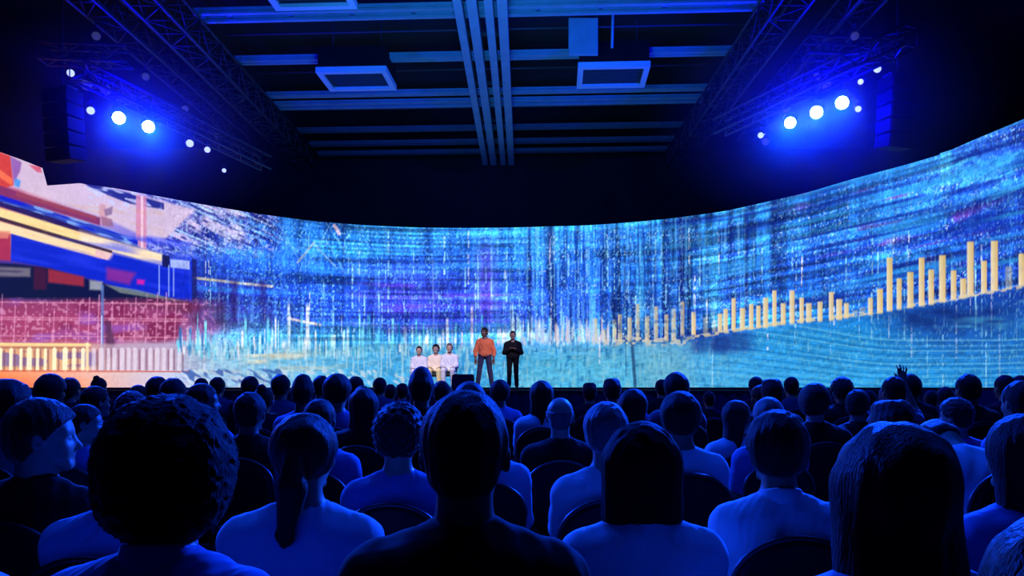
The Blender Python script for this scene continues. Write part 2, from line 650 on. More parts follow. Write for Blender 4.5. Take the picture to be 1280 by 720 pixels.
def hair_mesh(style, lod):
    """in skull-centred coordinates"""
    h = .007 if lod == 0 else .0115
    lo, hi = np.array((-.16, -.19, -.16)), np.array((.16, .15, .19))
    if style in ('long', 'long_wide'):
        lo[2] = -.40
    if style in ('ponytail', 'bob'):
        lo[2] = -.36
    g = Field(*[axis(l, u, [], h, h) for l, u in zip(lo, hi)])
    x, y, z = g.pts()
    face = lambda y0, z0, sl=.35: np.minimum(y - y0 - np.clip(z, -.2, .2) * sl, z0 - z) * .8   # >0 : bare skin in front
    bulk = {'short': .010, 'crop': .006, 'afro': .046, 'curly': .028, 'flat': .012, 'tall': .014, 'bald': .005, 'grey': .014,
            'ponytail': .014, 'bob': .024, 'long': .018, 'long_wide': .032, 'bun': .012, 'full': .020}[style]
    g.ell((0, -.004, .004), (.076 + bulk, .094 + bulk, .103 + bulk), None, .01)
    g.ell((0, -.012, .021), (.077 + bulk, .090 + bulk, .083 + bulk), None, .03)
    if style in ('short', 'crop', 'flat', 'tall', 'grey', 'full', 'bald', 'curly'):
        g.ell((0, -.05, -.05), (.066 + bulk * .8, .048 + bulk * .8, .055), None, .02)     # nape
    if style == 'afro':
        g.ell((0, -.012, .012), (.128, .128, .128), None, .03)
        g.ell((0, -.035, -.06), (.112, .095, .075), None, .05)
    if style == 'flat':
        g.ell((0, .01, .085), (.083, .085, .042), None, .02)
        g.cut(z - .122)
    if style == 'tall':
        g.ell((0, -.01, .10), (.066, .075, .07), None, .04)
    if style == 'full':
        g.ell((0, -.02, .0), (.094, .10, .105), None, .03)
    if style == 'bun':
        g.ell((0, -.07, .11), (.042, .042, .04), None, .015)
    if style in ('bob',):
        g.cone((-.055, -.035, .0), (-.066, -.03, -.15), .055, .052, .04)
        g.cone((.055, -.035, .0), (.066, -.03, -.15), .055, .052, .04)
        g.ell((0, -.055, -.08), (.085, .065, .12), None, .04)
        g.cut(-.205 - z)
    if style in ('long', 'long_wide'):
        w = .062 if style == 'long' else .088
        zb = -.31 if style == 'long' else -.33
        for i in range(5):
            t = (i - 2) / 2
            g.cone((t * w * .8, -.055 + .05 * abs(t), .02), (t * w * 1.12, -.105 + .035 * abs(t), zb), .045, .030 if style == 'long' else .036, .03)
        if style == 'long_wide':
            for s in (-1, 1):
                g.cone((s * .07, .01, .0), (s * .098, -.01, -.20), .04, .03, .03)
    if style == 'ponytail':
        g.ell((0, -.105, .012), (.028, .025, .026), None, .015)
        g.cone((0, -.118, .0), (.002, -.140, -.10), .026, .040, .01)
        g.cone((.002, -.140, -.10), (-.012, -.135, -.24), .040, .030, .02)
        g.cone((-.012, -.135, -.24), (-.02, -.128, -.305), .030, .010, .02)
    r = np.random.default_rng(len(style) * 13)
    if style in ('afro', 'curly'):
        amp, sc = (.0042, 120) if style == 'curly' else (.0030, 120)
        for i in range(7):
            a = r.normal(size=3) * sc * (1 + .25 * i)
            g.f += (np.sin(x * a[0] + r.uniform(0, 6)) * np.sin(y * a[1] + r.uniform(0, 6)) * np.sin(z * a[2] + r.uniform(0, 6)) * amp).astype(np.float32)
    else:
        for i in range(6):
            a = r.normal(size=2) * 110
            g.f += (np.sin(x * a[0] + y * a[1] + r.uniform(0, 6)) * .0011).astype(np.float32)
    y0 = {'afro': .075, 'curly': .055, 'bald': -.03, 'long_wide': .055, 'long': .05, 'bob': .05}.get(style, .048)
    z0 = {'bald': .055, 'afro': .06, 'tall': .07, 'flat': .065}.get(style, .06)
    g.cut(face(y0, z0) if style in ('long', 'long_wide', 'bob', 'afro', 'bald') else face(.036, z0, .95))
    if style == 'bald':
        g.cut(z - .035 + np.clip(-y, 0, .1) * .15)
    if style in ('short', 'crop', 'flat', 'tall', 'grey', 'full', 'bald', 'curly', 'ponytail', 'bun'):
        ear = np.sqrt(((y + .002) / .017) ** 2 + ((z + .024) / .029) ** 2)
        g.cut((1 - ear) * .02 - np.clip(.060 - np.abs(x), 0, 1) * 4)
        if style != 'ponytail':
            g.cut(-.088 - z - np.clip(-y - .03, 0, .2) * .25)
        else:
            g.cut(np.minimum(-.088 - z, y + .105))
    return g.skin('hair_' + style)


CACHE = {}


def cached(key, fn):
    if key not in CACHE:
        CACHE[key] = fn()
    return CACHE[key]


def add_person(loc, scale, pose, hair, style, cl, hairm, skin, label, lod=1, group=None, rz=0., legs=None, glasses=False, collar=False, wide=1.):
    o = link_mesh('person', cached(('b', pose, lod), lambda: body_mesh(pose, lod)), skin)
    o.location = loc
    o.scale = (scale * wide, scale, scale)
    o.rotation_euler = (0, 0, rz)
    props(o, label, 'person', group)
    p, dz, RL, RH, up, hd = frame(pose)
    t = link_mesh('jacket' if style == 'jacket' else 'shirt', cached(('t', style, pose, lod), lambda: top_mesh(style, pose, lod)), cl, o)
    if collar:
        link_mesh('collar', cached(('c', pose), lambda: collar_mesh(pose)), cl, t)
    link_mesh('trousers', cached(('p', pose), lambda: trousers_mesh(pose, lod)), legs or CL_K, o)
    for s in (-1, 1):
        link_mesh('shoe', cached(('s', pose, s), lambda: shoe_mesh(pose, s)), LEATHER, o)
    if hair:
        hm = cached(('h', hair, lod), lambda: hair_mesh(hair, lod))
        h = link_mesh('hair', hm, hairm, o)
        M = Matrix([list(RH[i]) + [hd((0, 0, 0))[i]] for i in range(3)] + [[0, 0, 0, 1]])
        h.matrix_local = M
    if glasses:
        m = MB()
        for s in (-1, 1):
            pts = [(s * .033 + .024 * math.cos(a), .108, -.014 + .02 * math.sin(a)) for a in np.linspace(0, 2 * PI, 14, endpoint=False)]
            m.tube(pts, .0022, 6, closed=True)
            m.tube([(s * .057, .106, -.01), (s * .078, .08, -.008), (s * .084, -.01, -.008)], .0022, 6)
        m.tube([(-.010, .108, -.012), (0, .112, -.008), (.010, .108, -.012)], .002, 6)
        gl = m.build('glasses', GLASS, o, True)
        gl.matrix_local = Matrix([list(RH[i]) + [hd((0, 0, 0))[i]] for i in range(3)] + [[0, 0, 0, 1]])
        gl['label'] = 'thin metal glasses catching cyan light'
    return o


# ------------------------------------------------------------------ banquet chair
def make_chair():
    root = empty('banquet_chair')
    S = MB()
    S.box((-.21, -.125, .385), (.21, .30, .438), bev=.022)
    S.build('seat', VINYL, root, True)
    # rounded crown back
    def outline(w, z0, z1, ins=0.):
        w, pts = w - ins, []
        r = w
        zc = z1 - ins - r * .78
        pts.append((w * .86, z0 + ins))
        for a in np.linspace(0, PI, 17):
            pts.append((w * math.cos(a), zc + r * .78 * math.sin(a)))
        pts.append((-w * .86, z0 + ins))
        return pts
    yb = lambda z: -.166 - (z - .5) * .10
    o0, o1 = outline(.205, .49, .885), outline(.205, .49, .885, .014)
    V, Fc = [], []
    n = len(o0)
    for pts, dy in ((o1, .024), (o0, .010), (o0, -.010), (o1, -.022)):
        V += [(x, yb(z) + dy, z) for x, z in pts]
    for i in range(3):
        for k in range(n):
            Fc.append((i * n + k, i * n + (k + 1) % n, (i + 1) * n + (k + 1) % n, (i + 1) * n + k))
    Fc += [tuple(range(n)), tuple(range(3 * n, 4 * n))[::-1]]
    MB().add(V, Fc).build('backrest', VINYL, root)
    m = MB()
    m.tube([(.19, -.135, .40)] + [(x * 1.04, yb(z), z + .004) for x, z in o0] + [(-.19, -.135, .40)], .0115, 8)
    m.build('back_frame', STEEL_D, root, True)
    f = MB()
    f.tube([(-.195, -.13, .375), (.195, -.13, .375), (.195, .28, .375), (-.195, .28, .375)], .0115, 8, closed=True)
    f.build('seat_frame', STEEL_D, root, True)
    for x, y, dy in ((-.19, -.13, -.06), (.19, -.13, -.06), (-.19, .27, .03), (.19, .27, .03)):
        MB().tube([(x, y, .38), (x * 1.04, y + dy, .012), (x * 1.04, y + dy, 0)], [.0115, .010, .013], 8).build('leg', STEEL_D, root, True)
    return root


CHAIR = make_chair()
chair_used = [False]


def chair(loc, scale, label, group=None, low=False, wide=1.):
    if chair_used[0]:
        c = copy_tree(CHAIR)
    else:
        c, chair_used[0] = CHAIR, True
    c.location = loc
    c.scale = (scale * wide, scale, scale)
    for k in ('group',):
        if k in c:
            del c[k]
    props(c, label, 'chair', group)
    for ch in c.children:
        nm = ch.name.split('.')[0]
        if nm in ('backrest', 'back_frame'):
            # the low-backed kind of the same chair
            ch.scale = (1, 1, .60 if low else 1)
            ch.location = (0, -.022 if low else 0, .16 if low else 0)
    return c

# ------------------------------------------------------------------ the audience
# (column and height of the head in the photo, distance from the camera, pose, hair, top, cloth, hair colour, skin, label)
AUD = [
    # --- nearest rows
    (211, 518, 1.45, 'sit', 'afro', 'shirt', CL_B, HAIR_K, SKIN_D, 'person with large round dark hair and collared blue shirt, nearest on the left'),
    (582, 492, 1.50, 'sit', 'crop', 'jacket', CL_K, HAIR_B, SKIN_D, 'broad short-haired person in black jacket at bottom centre, directly below stage presenters'),
    (1118, 538, 1.45, 'sit', 'long_wide', 'jacket', CL_LB, HAIR_BR, SKIN_L, 'woman with long straight hair falling past her shoulders, bottom right'),
    (-112, 520, 1.44, 'sit', 'short', 'tee', CL_LB, HAIR_B, SKIN, 'person in pale shirt cut off by the bottom left corner'),
    (1342, 650, 0.78, 'sit', 'full', 'jacket', CL_K, HAIR_BR, SKIN, 'person whose rim-lit hair fills the bottom right corner'),
    (381, 522, 2.20, 'sit', 'ponytail', 'tee', CL_W, HAIR_BR, SKIN_L, 'woman with dark ponytail down the back of her white shirt'),
    (801, 533, 2.10, 'sit', 'bob', 'tee', CL_W, HAIR_K, SKIN_L, 'person with dark chin-length hair and pale shirt, right of the black-jacketed figure'),
    (970, 517, 2.40, 'sit', 'full', 'shirt', CL_W, HAIR_B, SKIN, 'dark-haired man in white shirt seated against a tall round chair back'),
    (50, 502, 2.50, 'sit_right', 'full', 'jacket', CL_K, HAIR_BR, SKIN_L, 'man in dark jacket turned right in profile, at the left edge'),
    (158, 530, 2.18, 'sit', 'short', 'shirt', CL_LB, HAIR_B, SKIN, 'person in pale shirt hidden behind the large round hair, shoulder showing above chair'),
    (499, 508, 2.95, 'sit', 'curly', 'tee', CL_B, HAIR_C, SKIN_L, 'curly-haired person in blue shirt with bright rim around the head'),
    (610, 512, 3.10, 'sit', 'crop', 'shirt', CL_LB, HAIR_B, SKIN, 'person in pale blue shirt mostly hidden behind the black-jacketed figure'),
    (757, 506, 2.95, 'sit', 'grey', 'tee', CL_W, HAIR_G, SKIN_L, 'grey-haired person in pale shirt behind the chin-length-haired person'),
    (1275, 524, 2.25, 'sit', 'long', 'tee', CL_B, HAIR_B, SKIN, 'dark long-haired person in blue shirt cut by the right edge'),
    (1115, 505, 2.95, 'sit', 'flat', 'tee', CL_B, HAIR_B, SKIN_L, 'person with wide flat-topped dark hair directly behind the long-haired woman'),
    # --- middle rows
    (10, 476, 3.70, 'sit_half_right', 'short', 'tee', CL_W, HAIR_B, SKIN_L, 'person in pale shirt cut by left edge behind the profile man'),
    (850, 492, 3.70, 'sit', 'full', 'tee', CL_W, HAIR_B, SKIN, 'person with rounded dark hair and rim-lit white shirt right of the grey-haired person'),
    (1238, 521, 3.30, 'sit_hunch', 'short', 'shirt', CL_W, HAIR_B, SKIN, 'person hunched forward in white shirt, back lit blue, near right edge'),
    (105, 507, 4.45, 'sit_right', 'short', 'tee', CL_B, HAIR_B, SKIN_L, 'person in blue shirt and glasses turned right in profile beside the profile man'),
    (700, 497, 4.45, 'sit', 'bald', 'jacket', CL_K, HAIR_G, SKIN_L, 'balding person in dark jacket left of the grey-haired person'),
    (960, 499, 4.45, 'sit', 'grey', 'tee', CL_B, HAIR_G, SKIN, 'grey-haired person just behind the man in white shirt'),
    (1275, 478, 4.45, 'sit', 'short', 'tee', CL_B, HAIR_B, SKIN, 'tall dark-haired person at the right edge above the hunched white shirt'),
    (313, 492, 4.45, 'sit', 'short', 'jacket', CL_K, HAIR_B, SKIN_D, 'person in black jacket seated between the round hair and the ponytail'),
    (400, 500, 4.45, 'sit', 'crop', 'shirt', CL_B, HAIR_B, SKIN, 'person in blue shirt just behind the ponytailed woman'),
    (1017, 481, 5.20, 'sit_half_right', 'full', 'jacket', CL_K, HAIR_BR, SKIN_L, 'man in dark jacket half turned right, behind the white-shirted man'),
    (165, 492, 5.20, 'sit', 'curly', 'jacket', CL_K, HAIR_C, SKIN_D, 'curly dark-haired person in black jacket just above the large round hair'),
    (251, 481, 5.20, 'sit_right', 'short', 'tee', CL_B, HAIR_B, SKIN, 'person in lit blue shirt just right of the large round hair, facing right'),
    (790, 489, 5.20, 'sit_half_right', 'long', 'tee', CL_B, HAIR_B, SKIN_L, 'long-haired person in blue shirt behind and right of the grey-haired person'),
    (918, 503, 5.20, 'sit_right', 'long', 'tee', CL_W, HAIR_BR, SKIN_L, 'long-haired person turned right in white top, left of the white-shirted man'),
    (1195, 500, 5.20, 'sit_left', 'curly', 'tee', CL_B, HAIR_C, SKIN_L, 'curly-haired person with turned head just above the hunched white shirt'),
    (455, 488, 5.20, 'sit', 'long', 'jacket', CL_K, HAIR_B, SKIN, 'dark long-haired silhouette left of the curly rim-lit head'),
    (118, 484, 5.95, 'sit_half_right', 'short', 'tee', CL_B, HAIR_B, SKIN, 'person in blue shirt just above the spectacled profile'),
    (64, 469, 5.95, 'sit', 'full', 'jacket', CL_K, HAIR_B, SKIN_D, 'round dark head against orange screen light, far left'),
    (217, 474, 5.95, 'sit', 'short', 'jacket', CL_N, HAIR_B, SKIN, 'short-haired person in navy jacket above right side of the large round hair'),
    (527, 461, 5.95, 'sit', 'tall', 'jacket', CL_K, HAIR_B, SKIN_D, 'tall dark-haired silhouette in front of the seated white-clad group'),
    (379, 470, 6.70, 'sit', 'tall', 'tee', CL_B, HAIR_B, SKIN_D, 'long narrow dark head in blue shirt directly above the ponytailed woman'),
    (422, 469, 6.70, 'sit', 'full', 'tee', CL_B, HAIR_B, SKIN, 'dark-haired person in blue shirt between the narrow head and the long-haired silhouette'),
    (677, 478, 6.70, 'sit', 'long', 'tee', CL_W, HAIR_B, SKIN_L, 'woman with pointed dark hair over white shirt, behind the balding person'),
    (330, 482, 6.70, 'sit', 'bun', 'jacket', CL_K, HAIR_B, SKIN, 'dark silhouette with hair bun left of the narrow head'),
    (965, 476, 6.70, 'sit', 'flat', 'jacket', CL_K, HAIR_B, SKIN_D, 'flat-topped dark head above the white-shirted man'),
    (845, 467, 6.70, 'sit', 'full', 'tee', CL_N, HAIR_B, SKIN, 'dark round head against pale screen above the rim-lit white shirt'),
    (1117, 472, 6.70, 'sit_raise', 'short', 'tee', CL_N, HAIR_B, SKIN, 'person raising a hand beside the head, above the flat-topped head on the right'),
    (1210, 469, 6.70, 'sit', 'short', 'jacket', CL_K, HAIR_B, SKIN, 'dark short-haired head above the curly head near right edge'),
    (88, 473, 8.20, 'sit', 'short', 'jacket', CL_K, HAIR_B, SKIN, 'dark head just right of the round dark head, far left'),
    (197, 472, 8.20, 'sit', 'full', 'jacket', CL_N, HAIR_B, SKIN, 'small round dark head left of the navy jacket'),
    (351, 468, 8.20, 'sit', 'short', 'jacket', CL_N, HAIR_B, SKIN, 'small dark head with collar left of the narrow head'),
    (552, 477, 8.20, 'sit', 'short', 'jacket', CL_K, HAIR_B, SKIN, 'dark head left of the low black stage box'),
    (625, 476, 8.20, 'sit', 'full', 'tee', CL_B, HAIR_B, SKIN, 'small dark head directly below the two standing presenters'),
    (765, 475, 8.20, 'sit', 'flat', 'jacket', CL_N, HAIR_B, SKIN, 'square dark head above the grey-haired person'),
    (1052, 473, 8.20, 'sit', 'curly', 'jacket', CL_K, HAIR_C, SKIN, 'small dark head right of the half-turned man'),
    (1256, 470, 8.20, 'sit', 'short', 'jacket', CL_K, HAIR_B, SKIN, 'small dark head left of the tall right-edge person'),
    (1137, 469, 8.20, 'sit', 'full', 'jacket', CL_K, HAIR_B, SKIN, 'small dark head right of the raised hand'),
    (402, 466, 8.95, 'sit', 'short', 'jacket', CL_K, HAIR_B, SKIN, 'small dark head between narrow head and blue-shirted person, against cyan screen'),
    (945, 464, 9.70, 'sit', 'crop', 'jacket', CL_K, HAIR_B, SKIN, 'small square dark head left of the flat-topped head'),
    (989, 465, 9.70, 'sit', 'crop', 'jacket', CL_N, HAIR_B, SKIN, 'small square dark head right of the flat-topped head'),
    (444, 463, 9.70, 'sit_half_right', 'short', 'jacket', CL_K, HAIR_B, SKIN, 'small dark head, left one of the two above the long-haired silhouette'),
    (737, 480, 9.70, 'sit', 'flat', 'jacket', CL_K, HAIR_B, SKIN, 'low flat dark head left of the square dark head'),
    (475, 464, 10.45, 'sit', 'crop', 'jacket', CL_N, HAIR_B, SKIN, 'small dark head, right one of the two above the long-haired silhouette'),
    (124, 466, 11.2, 'sit', 'bun', 'jacket', CL_K, HAIR_B, SKIN, 'tiny topknotted head against pale screen, far left'),
    (272, 469, 10.45, 'sit', 'short', 'jacket', CL_N, HAIR_B, SKIN, 'tiny dark head above the lit blue shirt'),
    (313, 470, 10.45, 'sit', 'full', 'jacket', CL_K, HAIR_B, SKIN, 'tiny dark head above the bun silhouette'),
    (827, 475, 11.2, 'sit', 'short', 'jacket', CL_K, HAIR_B, SKIN, 'tiny dark head just left of the dark round head'),
    (488, 481, 10.45, 'sit', 'short', 'jacket', CL_K, HAIR_B, SKIN, 'low tiny head right of the long-haired silhouette'),
    (503, 480, 11.2, 'sit', 'full', 'jacket', CL_N, HAIR_B, SKIN, 'low tiny head left of the tall dark-haired silhouette'),
    (1275, 464, 9.70, 'sit', 'full', 'jacket', CL_K, HAIR_B, SKIN, 'tiny dark head above the tall person at right edge'),
    (252, 470, 11.2, 'sit', 'crop', 'jacket', CL_K, HAIR_B, SKIN, 'tiny cropped head above the person facing right'),
]
LOWBACK = {381, 801}     # people on the low-backed kind of chair
CHAIR_LABEL = {
    970: 'tall round-backed black chair behind the man in white shirt',
    158: 'round-backed black chair with bright rim left of the large round hair',
    50: 'large dark round chair back cut by left edge under the profile man',
    313: 'dark round-backed chair between large round hair and ponytail',
    757: 'black chair under the grey-haired person in pale shirt',
    381: 'low-backed black chair under the ponytailed woman',
    801: 'low-backed black chair under the person with chin-length hair',
    700: 'black chair under the balding person in dark jacket',
    582: 'black chair hidden by the broad black jacket at bottom centre',
    211: 'black chair under the person with large round hair',
    1118: 'black chair under the long-haired woman at bottom right',
    1017: 'dark round-backed chair under the half-turned man in dark jacket',
}
HIDDEN_CHAIR = 'black banquet chair under a seated spectator, almost wholly hidden by the rows behind'

placed = []


def put(px, top, d, pose, hair, style, cl, hm, sk, label, group=None):
    dz = {'sit_hunch': -.19}.get(pose, 0.)
    extra = {'afro': .012, 'curly': .015, 'tall': .045, 'bun': .03, 'flat': .0, 'full': .012, 'long_wide': .02, 'bob': .015}.get(hair, .006)
    s = max(.90 if d > 1 else .84, min(1.10, Z_at(top, d) / (1.27 + dz + extra)))
    wide = {381: 1.08, 801: 1.08, 1118: 1.05}.get(px, 1.)
    x = X_at(px, d)
    lod = 0 if d < 3.2 else 1
    o = add_person((x, d - .02, 0), s, pose, hair, style, cl, hm, sk, label, lod, group,
                   glasses=(px == 105), collar=(style == 'shirt' and d < 3.3), wide=wide)
    low = px in LOWBACK and d < 4
    lab = CHAIR_LABEL.get(px) if label and d < 5.5 and group != 'filler' else None
    c = chair((x, d - .02, 0), s, lab or HIDDEN_CHAIR, None if lab else 'banquet chairs hidden under the audience', low)
    placed.append((x, d, o))
    return o


def clash(x, d):
    return any((abs(x - q[0]) < .53 and abs(d - q[1]) < .62) or (abs(x - q[0]) < .34 and abs(d - q[1]) < .76) for q in placed)


for a in AUD:
    px, d0 = a[0], a[2]
    d = d0
    if d0 > 2.6 and d0 != 3.30:                       # keep people out of each other's laps
        opts = sorted((d0 + .05 * k for k in range(-36, 60)), key=lambda q: abs(q - d0))
        d = next((q for q in opts if q > 2.6 and not clash(X_at(px, q), q)), None)
        if d is None:
            print('NO SEAT', a[-1])
            continue
        if abs(d - d0) > .8:
            print('moved', px, d0, round(d, 2))
    put(px, a[1], d, *a[3:])

# the people in the gaps of the darker rows
free = random.Random(21)
AUTO = []
for row in range(4, 14):
    d = 1.45 + .75 * row
    half = 640 / F * d
    x = -half - .1 + free.uniform(0, .3)
    while x < half * 1.02:
        x += free.uniform(.50, .60)
        if clash(x, d):
            continue
        if free.random() < (.42 if row < 9 else .55):
            continue
        px = 655 + x / d * F
        hair, hn = free.choice([('short', 'short-haired'), ('crop', 'crop-haired'), ('full', 'thick-haired'), ('long', 'long-haired'), ('bob', 'bob-haired'), ('grey', 'grey-haired'), ('curly', 'curly-haired')])
        hm = {'grey': HAIR_G, 'curly': HAIR_C}.get(hair, free.choice([HAIR_B, HAIR_BR]))
        cl, cn, st = free.choice([(CL_K, 'black jacket', 'jacket'), (CL_N, 'navy jacket', 'jacket'), (CL_B, 'blue shirt', 'tee'), (CL_G, 'grey shirt', 'shirt'), (CL_K, 'black jacket', 'jacket')])
        top = 484 - (free.uniform(1.19, 1.30) - EYE) / d * F
        pose = free.choice(['sit', 'sit', 'sit', 'sit_half_right', 'sit_left'])
        o = put(px, top, d, pose, hair, st, cl, hm, free.choice([SKIN, SKIN_D, SKIN_L]), 'x', 'filler')
        AUTO.append((row, x, o, hn, cn))
ORD = ['first', 'second', 'third', 'fourth', 'fifth', 'sixth', 'seventh', 'eighth', 'ninth', 'tenth', 'eleventh', 'twelfth', 'thirteenth', 'fourteenth',
       'fifteenth', 'sixteenth', 'seventeenth', 'eighteenth', 'nineteenth', 'twentieth', 'twenty-first', 'twenty-second', 'twenty-third', 'twenty-fourth']
for row, x, o, hn, cn in AUTO:
    d = 1.45 + .75 * row
    k = sum(1 for q in placed if abs(q[1] - d) < .376 and q[0] < x and q[0] > -.72 * q[1])
    o['label'] = f'dim {hn} person in {cn}, {ORD[k]} from left in the {ORD[row]} row from the camera'
    o['group'] = 'dim spectators in the middle and far rows'

# ------------------------------------------------------------------ people on the stage
STAGE_Z = 1.20
add_person((X_at(606, 20.6), 20.6, STAGE_Z), 1.04, 'stand_apart', 'short', 'shirt', CL_OR, HAIR_B, SKIN_D,
           'presenter standing on stage in orange-red top and dark trousers', 1, rz=PI, collar=True, legs=CL_N)
add_person((X_at(641, 20.6), 20.6, STAGE_Z), .985, 'stand_clasp', 'crop', 'jacket', CL_K, HAIR_BR, SKIN,
           'presenter standing on stage in black suit with hands clasped at the chest', 1, rz=PI)
for px, d, s, hr, hm, lab in ((524, 20.2, .93, 'short', HAIR_BR, 'leftmost of the three white-clad people seated on stage, dark-haired and smaller'),
                              (545, 20.95, 1.0, 'full', HAIR_BR, 'middle one of the three white-clad people seated on stage, in cream'),
                              (562, 20.2, .99, 'grey', HAIR_G, 'rightmost of the three white-clad people seated on stage, pale-haired')):
    add_person((X_at(px, d), d, STAGE_Z), s, 'sit', hr, 'shirt', CL_CR if px == 545 else CL_W, hm, SKIN_L, lab, 1, rz=PI, legs=CL_CR if px == 545 else CL_W)
    c = chair((X_at(px, d), d, STAGE_Z), s, {524: 'black chair under the leftmost white-clad person on stage', 545: 'black chair under the cream-clad person on stage',
                                            562: 'black chair under the rightmost white-clad person on stage'}[px])
    c.rotation_euler = (0, 0, PI)

# ------------------------------------------------------------------ the curved LED wall
# wall depth comes from top-edge image rows; U is measured in image pixels
HS = 5.2
top_u = np.array([-200, -120, 0, 58, 102, 137, 179, 250, 320, 387, 453, 520, 580, 640, 740, 800, 840, 907, 960, 1008, 1065, 1136, 1173, 1280, 1400, 1480], float)
top_y = np.array([148, 172, 204, 219, 229, 234, 242, 255, 267, 276, 281.5, 284.5, 285, 284.5, 281.5, 277, 273, 264, 252, 241, 224, 205, 194, 160, 122, 98], float)
U = np.arange(-150, 1430.1, 1.0)
ys = np.interp(U, top_u, top_y)
kern = np.exp(-np.linspace(-2, 2, 61) ** 2)
kern /= kern.sum()
ys = np.convolve(np.pad(ys, 30, mode='edge'), kern, 'valid')
dist = F * HS / (484 - ys)                       # depth of the wall at each image column
PX, PY = (U - 655) / F * dist, dist
# the top edge steps up near both ends where taller panels begin
ytop = ys.copy()
ytop = np.where(U < 53, np.interp(U, [-150, 0, 25, 53], [140, 190, 199, 210]), ytop)
ytop = np.where((U >= 53) & (U < 59), np.interp(U, [53, 59], [210, 232]), ytop)
ytop = np.where((U >= 59) & (U < 140), np.interp(U, [59, 100, 140], [232, 229, 235]), ytop)
ytop = np.where(U > 1174, np.interp(U, [1174, 1190, 1217, 1277, 1430], [192, 187, 175, 150, 84]), ytop)
ZT = EYE + (484 - ytop) / F * dist
ZBOT = EYE - .005

# ---- paint the moving data picture in image pixels, projected from the camera
W, H = 1600, 400                                  # column = U + 160, rows are offset image rows
cx = np.arange(W) - 160.0
cy = np.arange(H) + 90.0
GX, GY = np.meshgrid(cx, cy)


def vnoise(sx, sy, seed, shear=None):
    r = np.random.default_rng(seed)
    gx, gy = GX + 400, (GY if shear is None else GY + shear) + 300
    nx, ny = int(2600 / sx) + 3, int(1400 / sy) + 3
    t = r.random((ny, nx))
    fx, fy = gx / sx, gy / sy
    ix, iy = fx.astype(int) % (nx - 1), fy.astype(int) % (ny - 1)
    tx, ty = fx - np.floor(fx), fy - np.floor(fy)
    tx, ty = tx * tx * (3 - 2 * tx), ty * ty * (3 - 2 * ty)
    return (t[iy, ix] * (1 - tx) + t[iy, ix + 1] * tx) * (1 - ty) + (t[iy + 1, ix] * (1 - tx) + t[iy + 1, ix + 1] * tx) * ty


def fields(xs, rows):
    """smooth colour field from a table: rows = [(y, [colours along xs])]"""
    xs = np.asarray(xs, float)
    yk = np.asarray([r[0] for r in rows], float)
    out = np.zeros((H, W, 3))
    lay = [np.stack([np.interp(cx, xs, [c[k] for c in r[1]]) for k in range(3)], -1) for r in rows]
    lay = np.stack(lay)
    pos = np.interp(cy, yk, np.arange(len(yk)))
    i = np.clip(pos.astype(int), 0, len(yk) - 2)
    t = (pos - i)[:, None, None]
    return lay[i] * (1 - t) + lay[i + 1] * t


# table at image columns 0,120,240,330,420,500,580,660,760,860,960,1080,1180,1280
cols = [0, 120, 240, 330, 420, 500, 580, 660, 760, 860, 960, 1080, 1180, 1280]
img = fields(cols, [
    (150, [(190, 90, 80), (190, 170, 200), (90, 90, 190), (40, 90, 190), (40, 140, 220), (40, 140, 220), (50, 140, 215), (50, 140, 215), (40, 110, 205), (40, 130, 215), (40, 120, 205), (40, 110, 200), (40, 100, 190), (30, 50, 130)]),
    (235, [(150, 60, 90), (200, 180, 205), (90, 90, 190), (40, 90, 190), (40, 140, 220), (40, 140, 220), (50, 140, 215), (50, 140, 215), (40, 110, 205), (40, 130, 215), (40, 120, 205), (40, 125, 210), (35, 90, 190), (25, 75, 170)]),
    (290, [(180, 120, 90), (110, 100, 180), (130, 120, 200), (40, 90, 200), (35, 125, 220), (40, 130, 220), (40, 120, 215), (40, 130, 215), (38, 105, 205), (40, 125, 215), (35, 110, 205), (30, 95, 200), (20, 60, 150), (20, 50, 140)]),
    (330, [(60, 40, 120), (30, 40, 160), (30, 60, 185), (30, 80, 200), (30, 95, 215), (40, 80, 205), (35, 85, 205), (35, 90, 205), (32, 95, 205), (40, 120, 215), (28, 80, 190), (25, 75, 185), (18, 50, 145), (18, 45, 130)]),
    (370, [(40, 30, 60), (60, 40, 80), (40, 45, 140), (30, 60, 185), (30, 75, 205), (50, 60, 195), (40, 60, 195), (38, 80, 205), (30, 85, 200), (36, 100, 205), (25, 90, 195), (25, 85, 190), (18, 60, 150), (20, 55, 140)]),
    (398, [(150, 55, 95), (150, 60, 105), (95, 60, 140), (45, 75, 165), (35, 75, 205), (40, 60, 200), (40, 60, 200), (40, 75, 200), (45, 95, 200), (40, 105, 200), (30, 115, 195), (25, 115, 195), (25, 80, 160), (25, 85, 165)]),
    (420, [(155, 70, 100), (160, 80, 110), (130, 150, 190), (70, 150, 200), (60, 150, 210), (60, 150, 215), (60, 145, 215), (75, 140, 205), (80, 150, 200), (40, 130, 200), (35, 135, 200), (30, 130, 195), (25, 80, 160), (25, 95, 170)]),
    (450, [(225, 165, 110), (205, 165, 150), (150, 180, 205), (110, 175, 210), (80, 165, 210), (60, 150, 205), (50, 140, 200), (60, 155, 200), (80, 165, 200), (70, 155, 205), (40, 140, 205), (35, 135, 200), (30, 120, 190), (30, 110, 185)]),
    (485, [(225, 80, 30), (200, 150, 140), (165, 175, 215), (130, 185, 225), (70, 165, 220), (50, 150, 210), (45, 140, 205), (70, 165, 205), (70, 165, 205), (75, 165, 210), (50, 155, 215), (45, 150, 210), (35, 140, 205), (30, 130, 200)]),
]) / 255.0


def blend(mask, col, a=1.):
    global img
    m = np.clip(mask, 0, 1)[..., None] * a
    img = img * (1 - m) + (np.asarray(col, float) / 255.0) * m


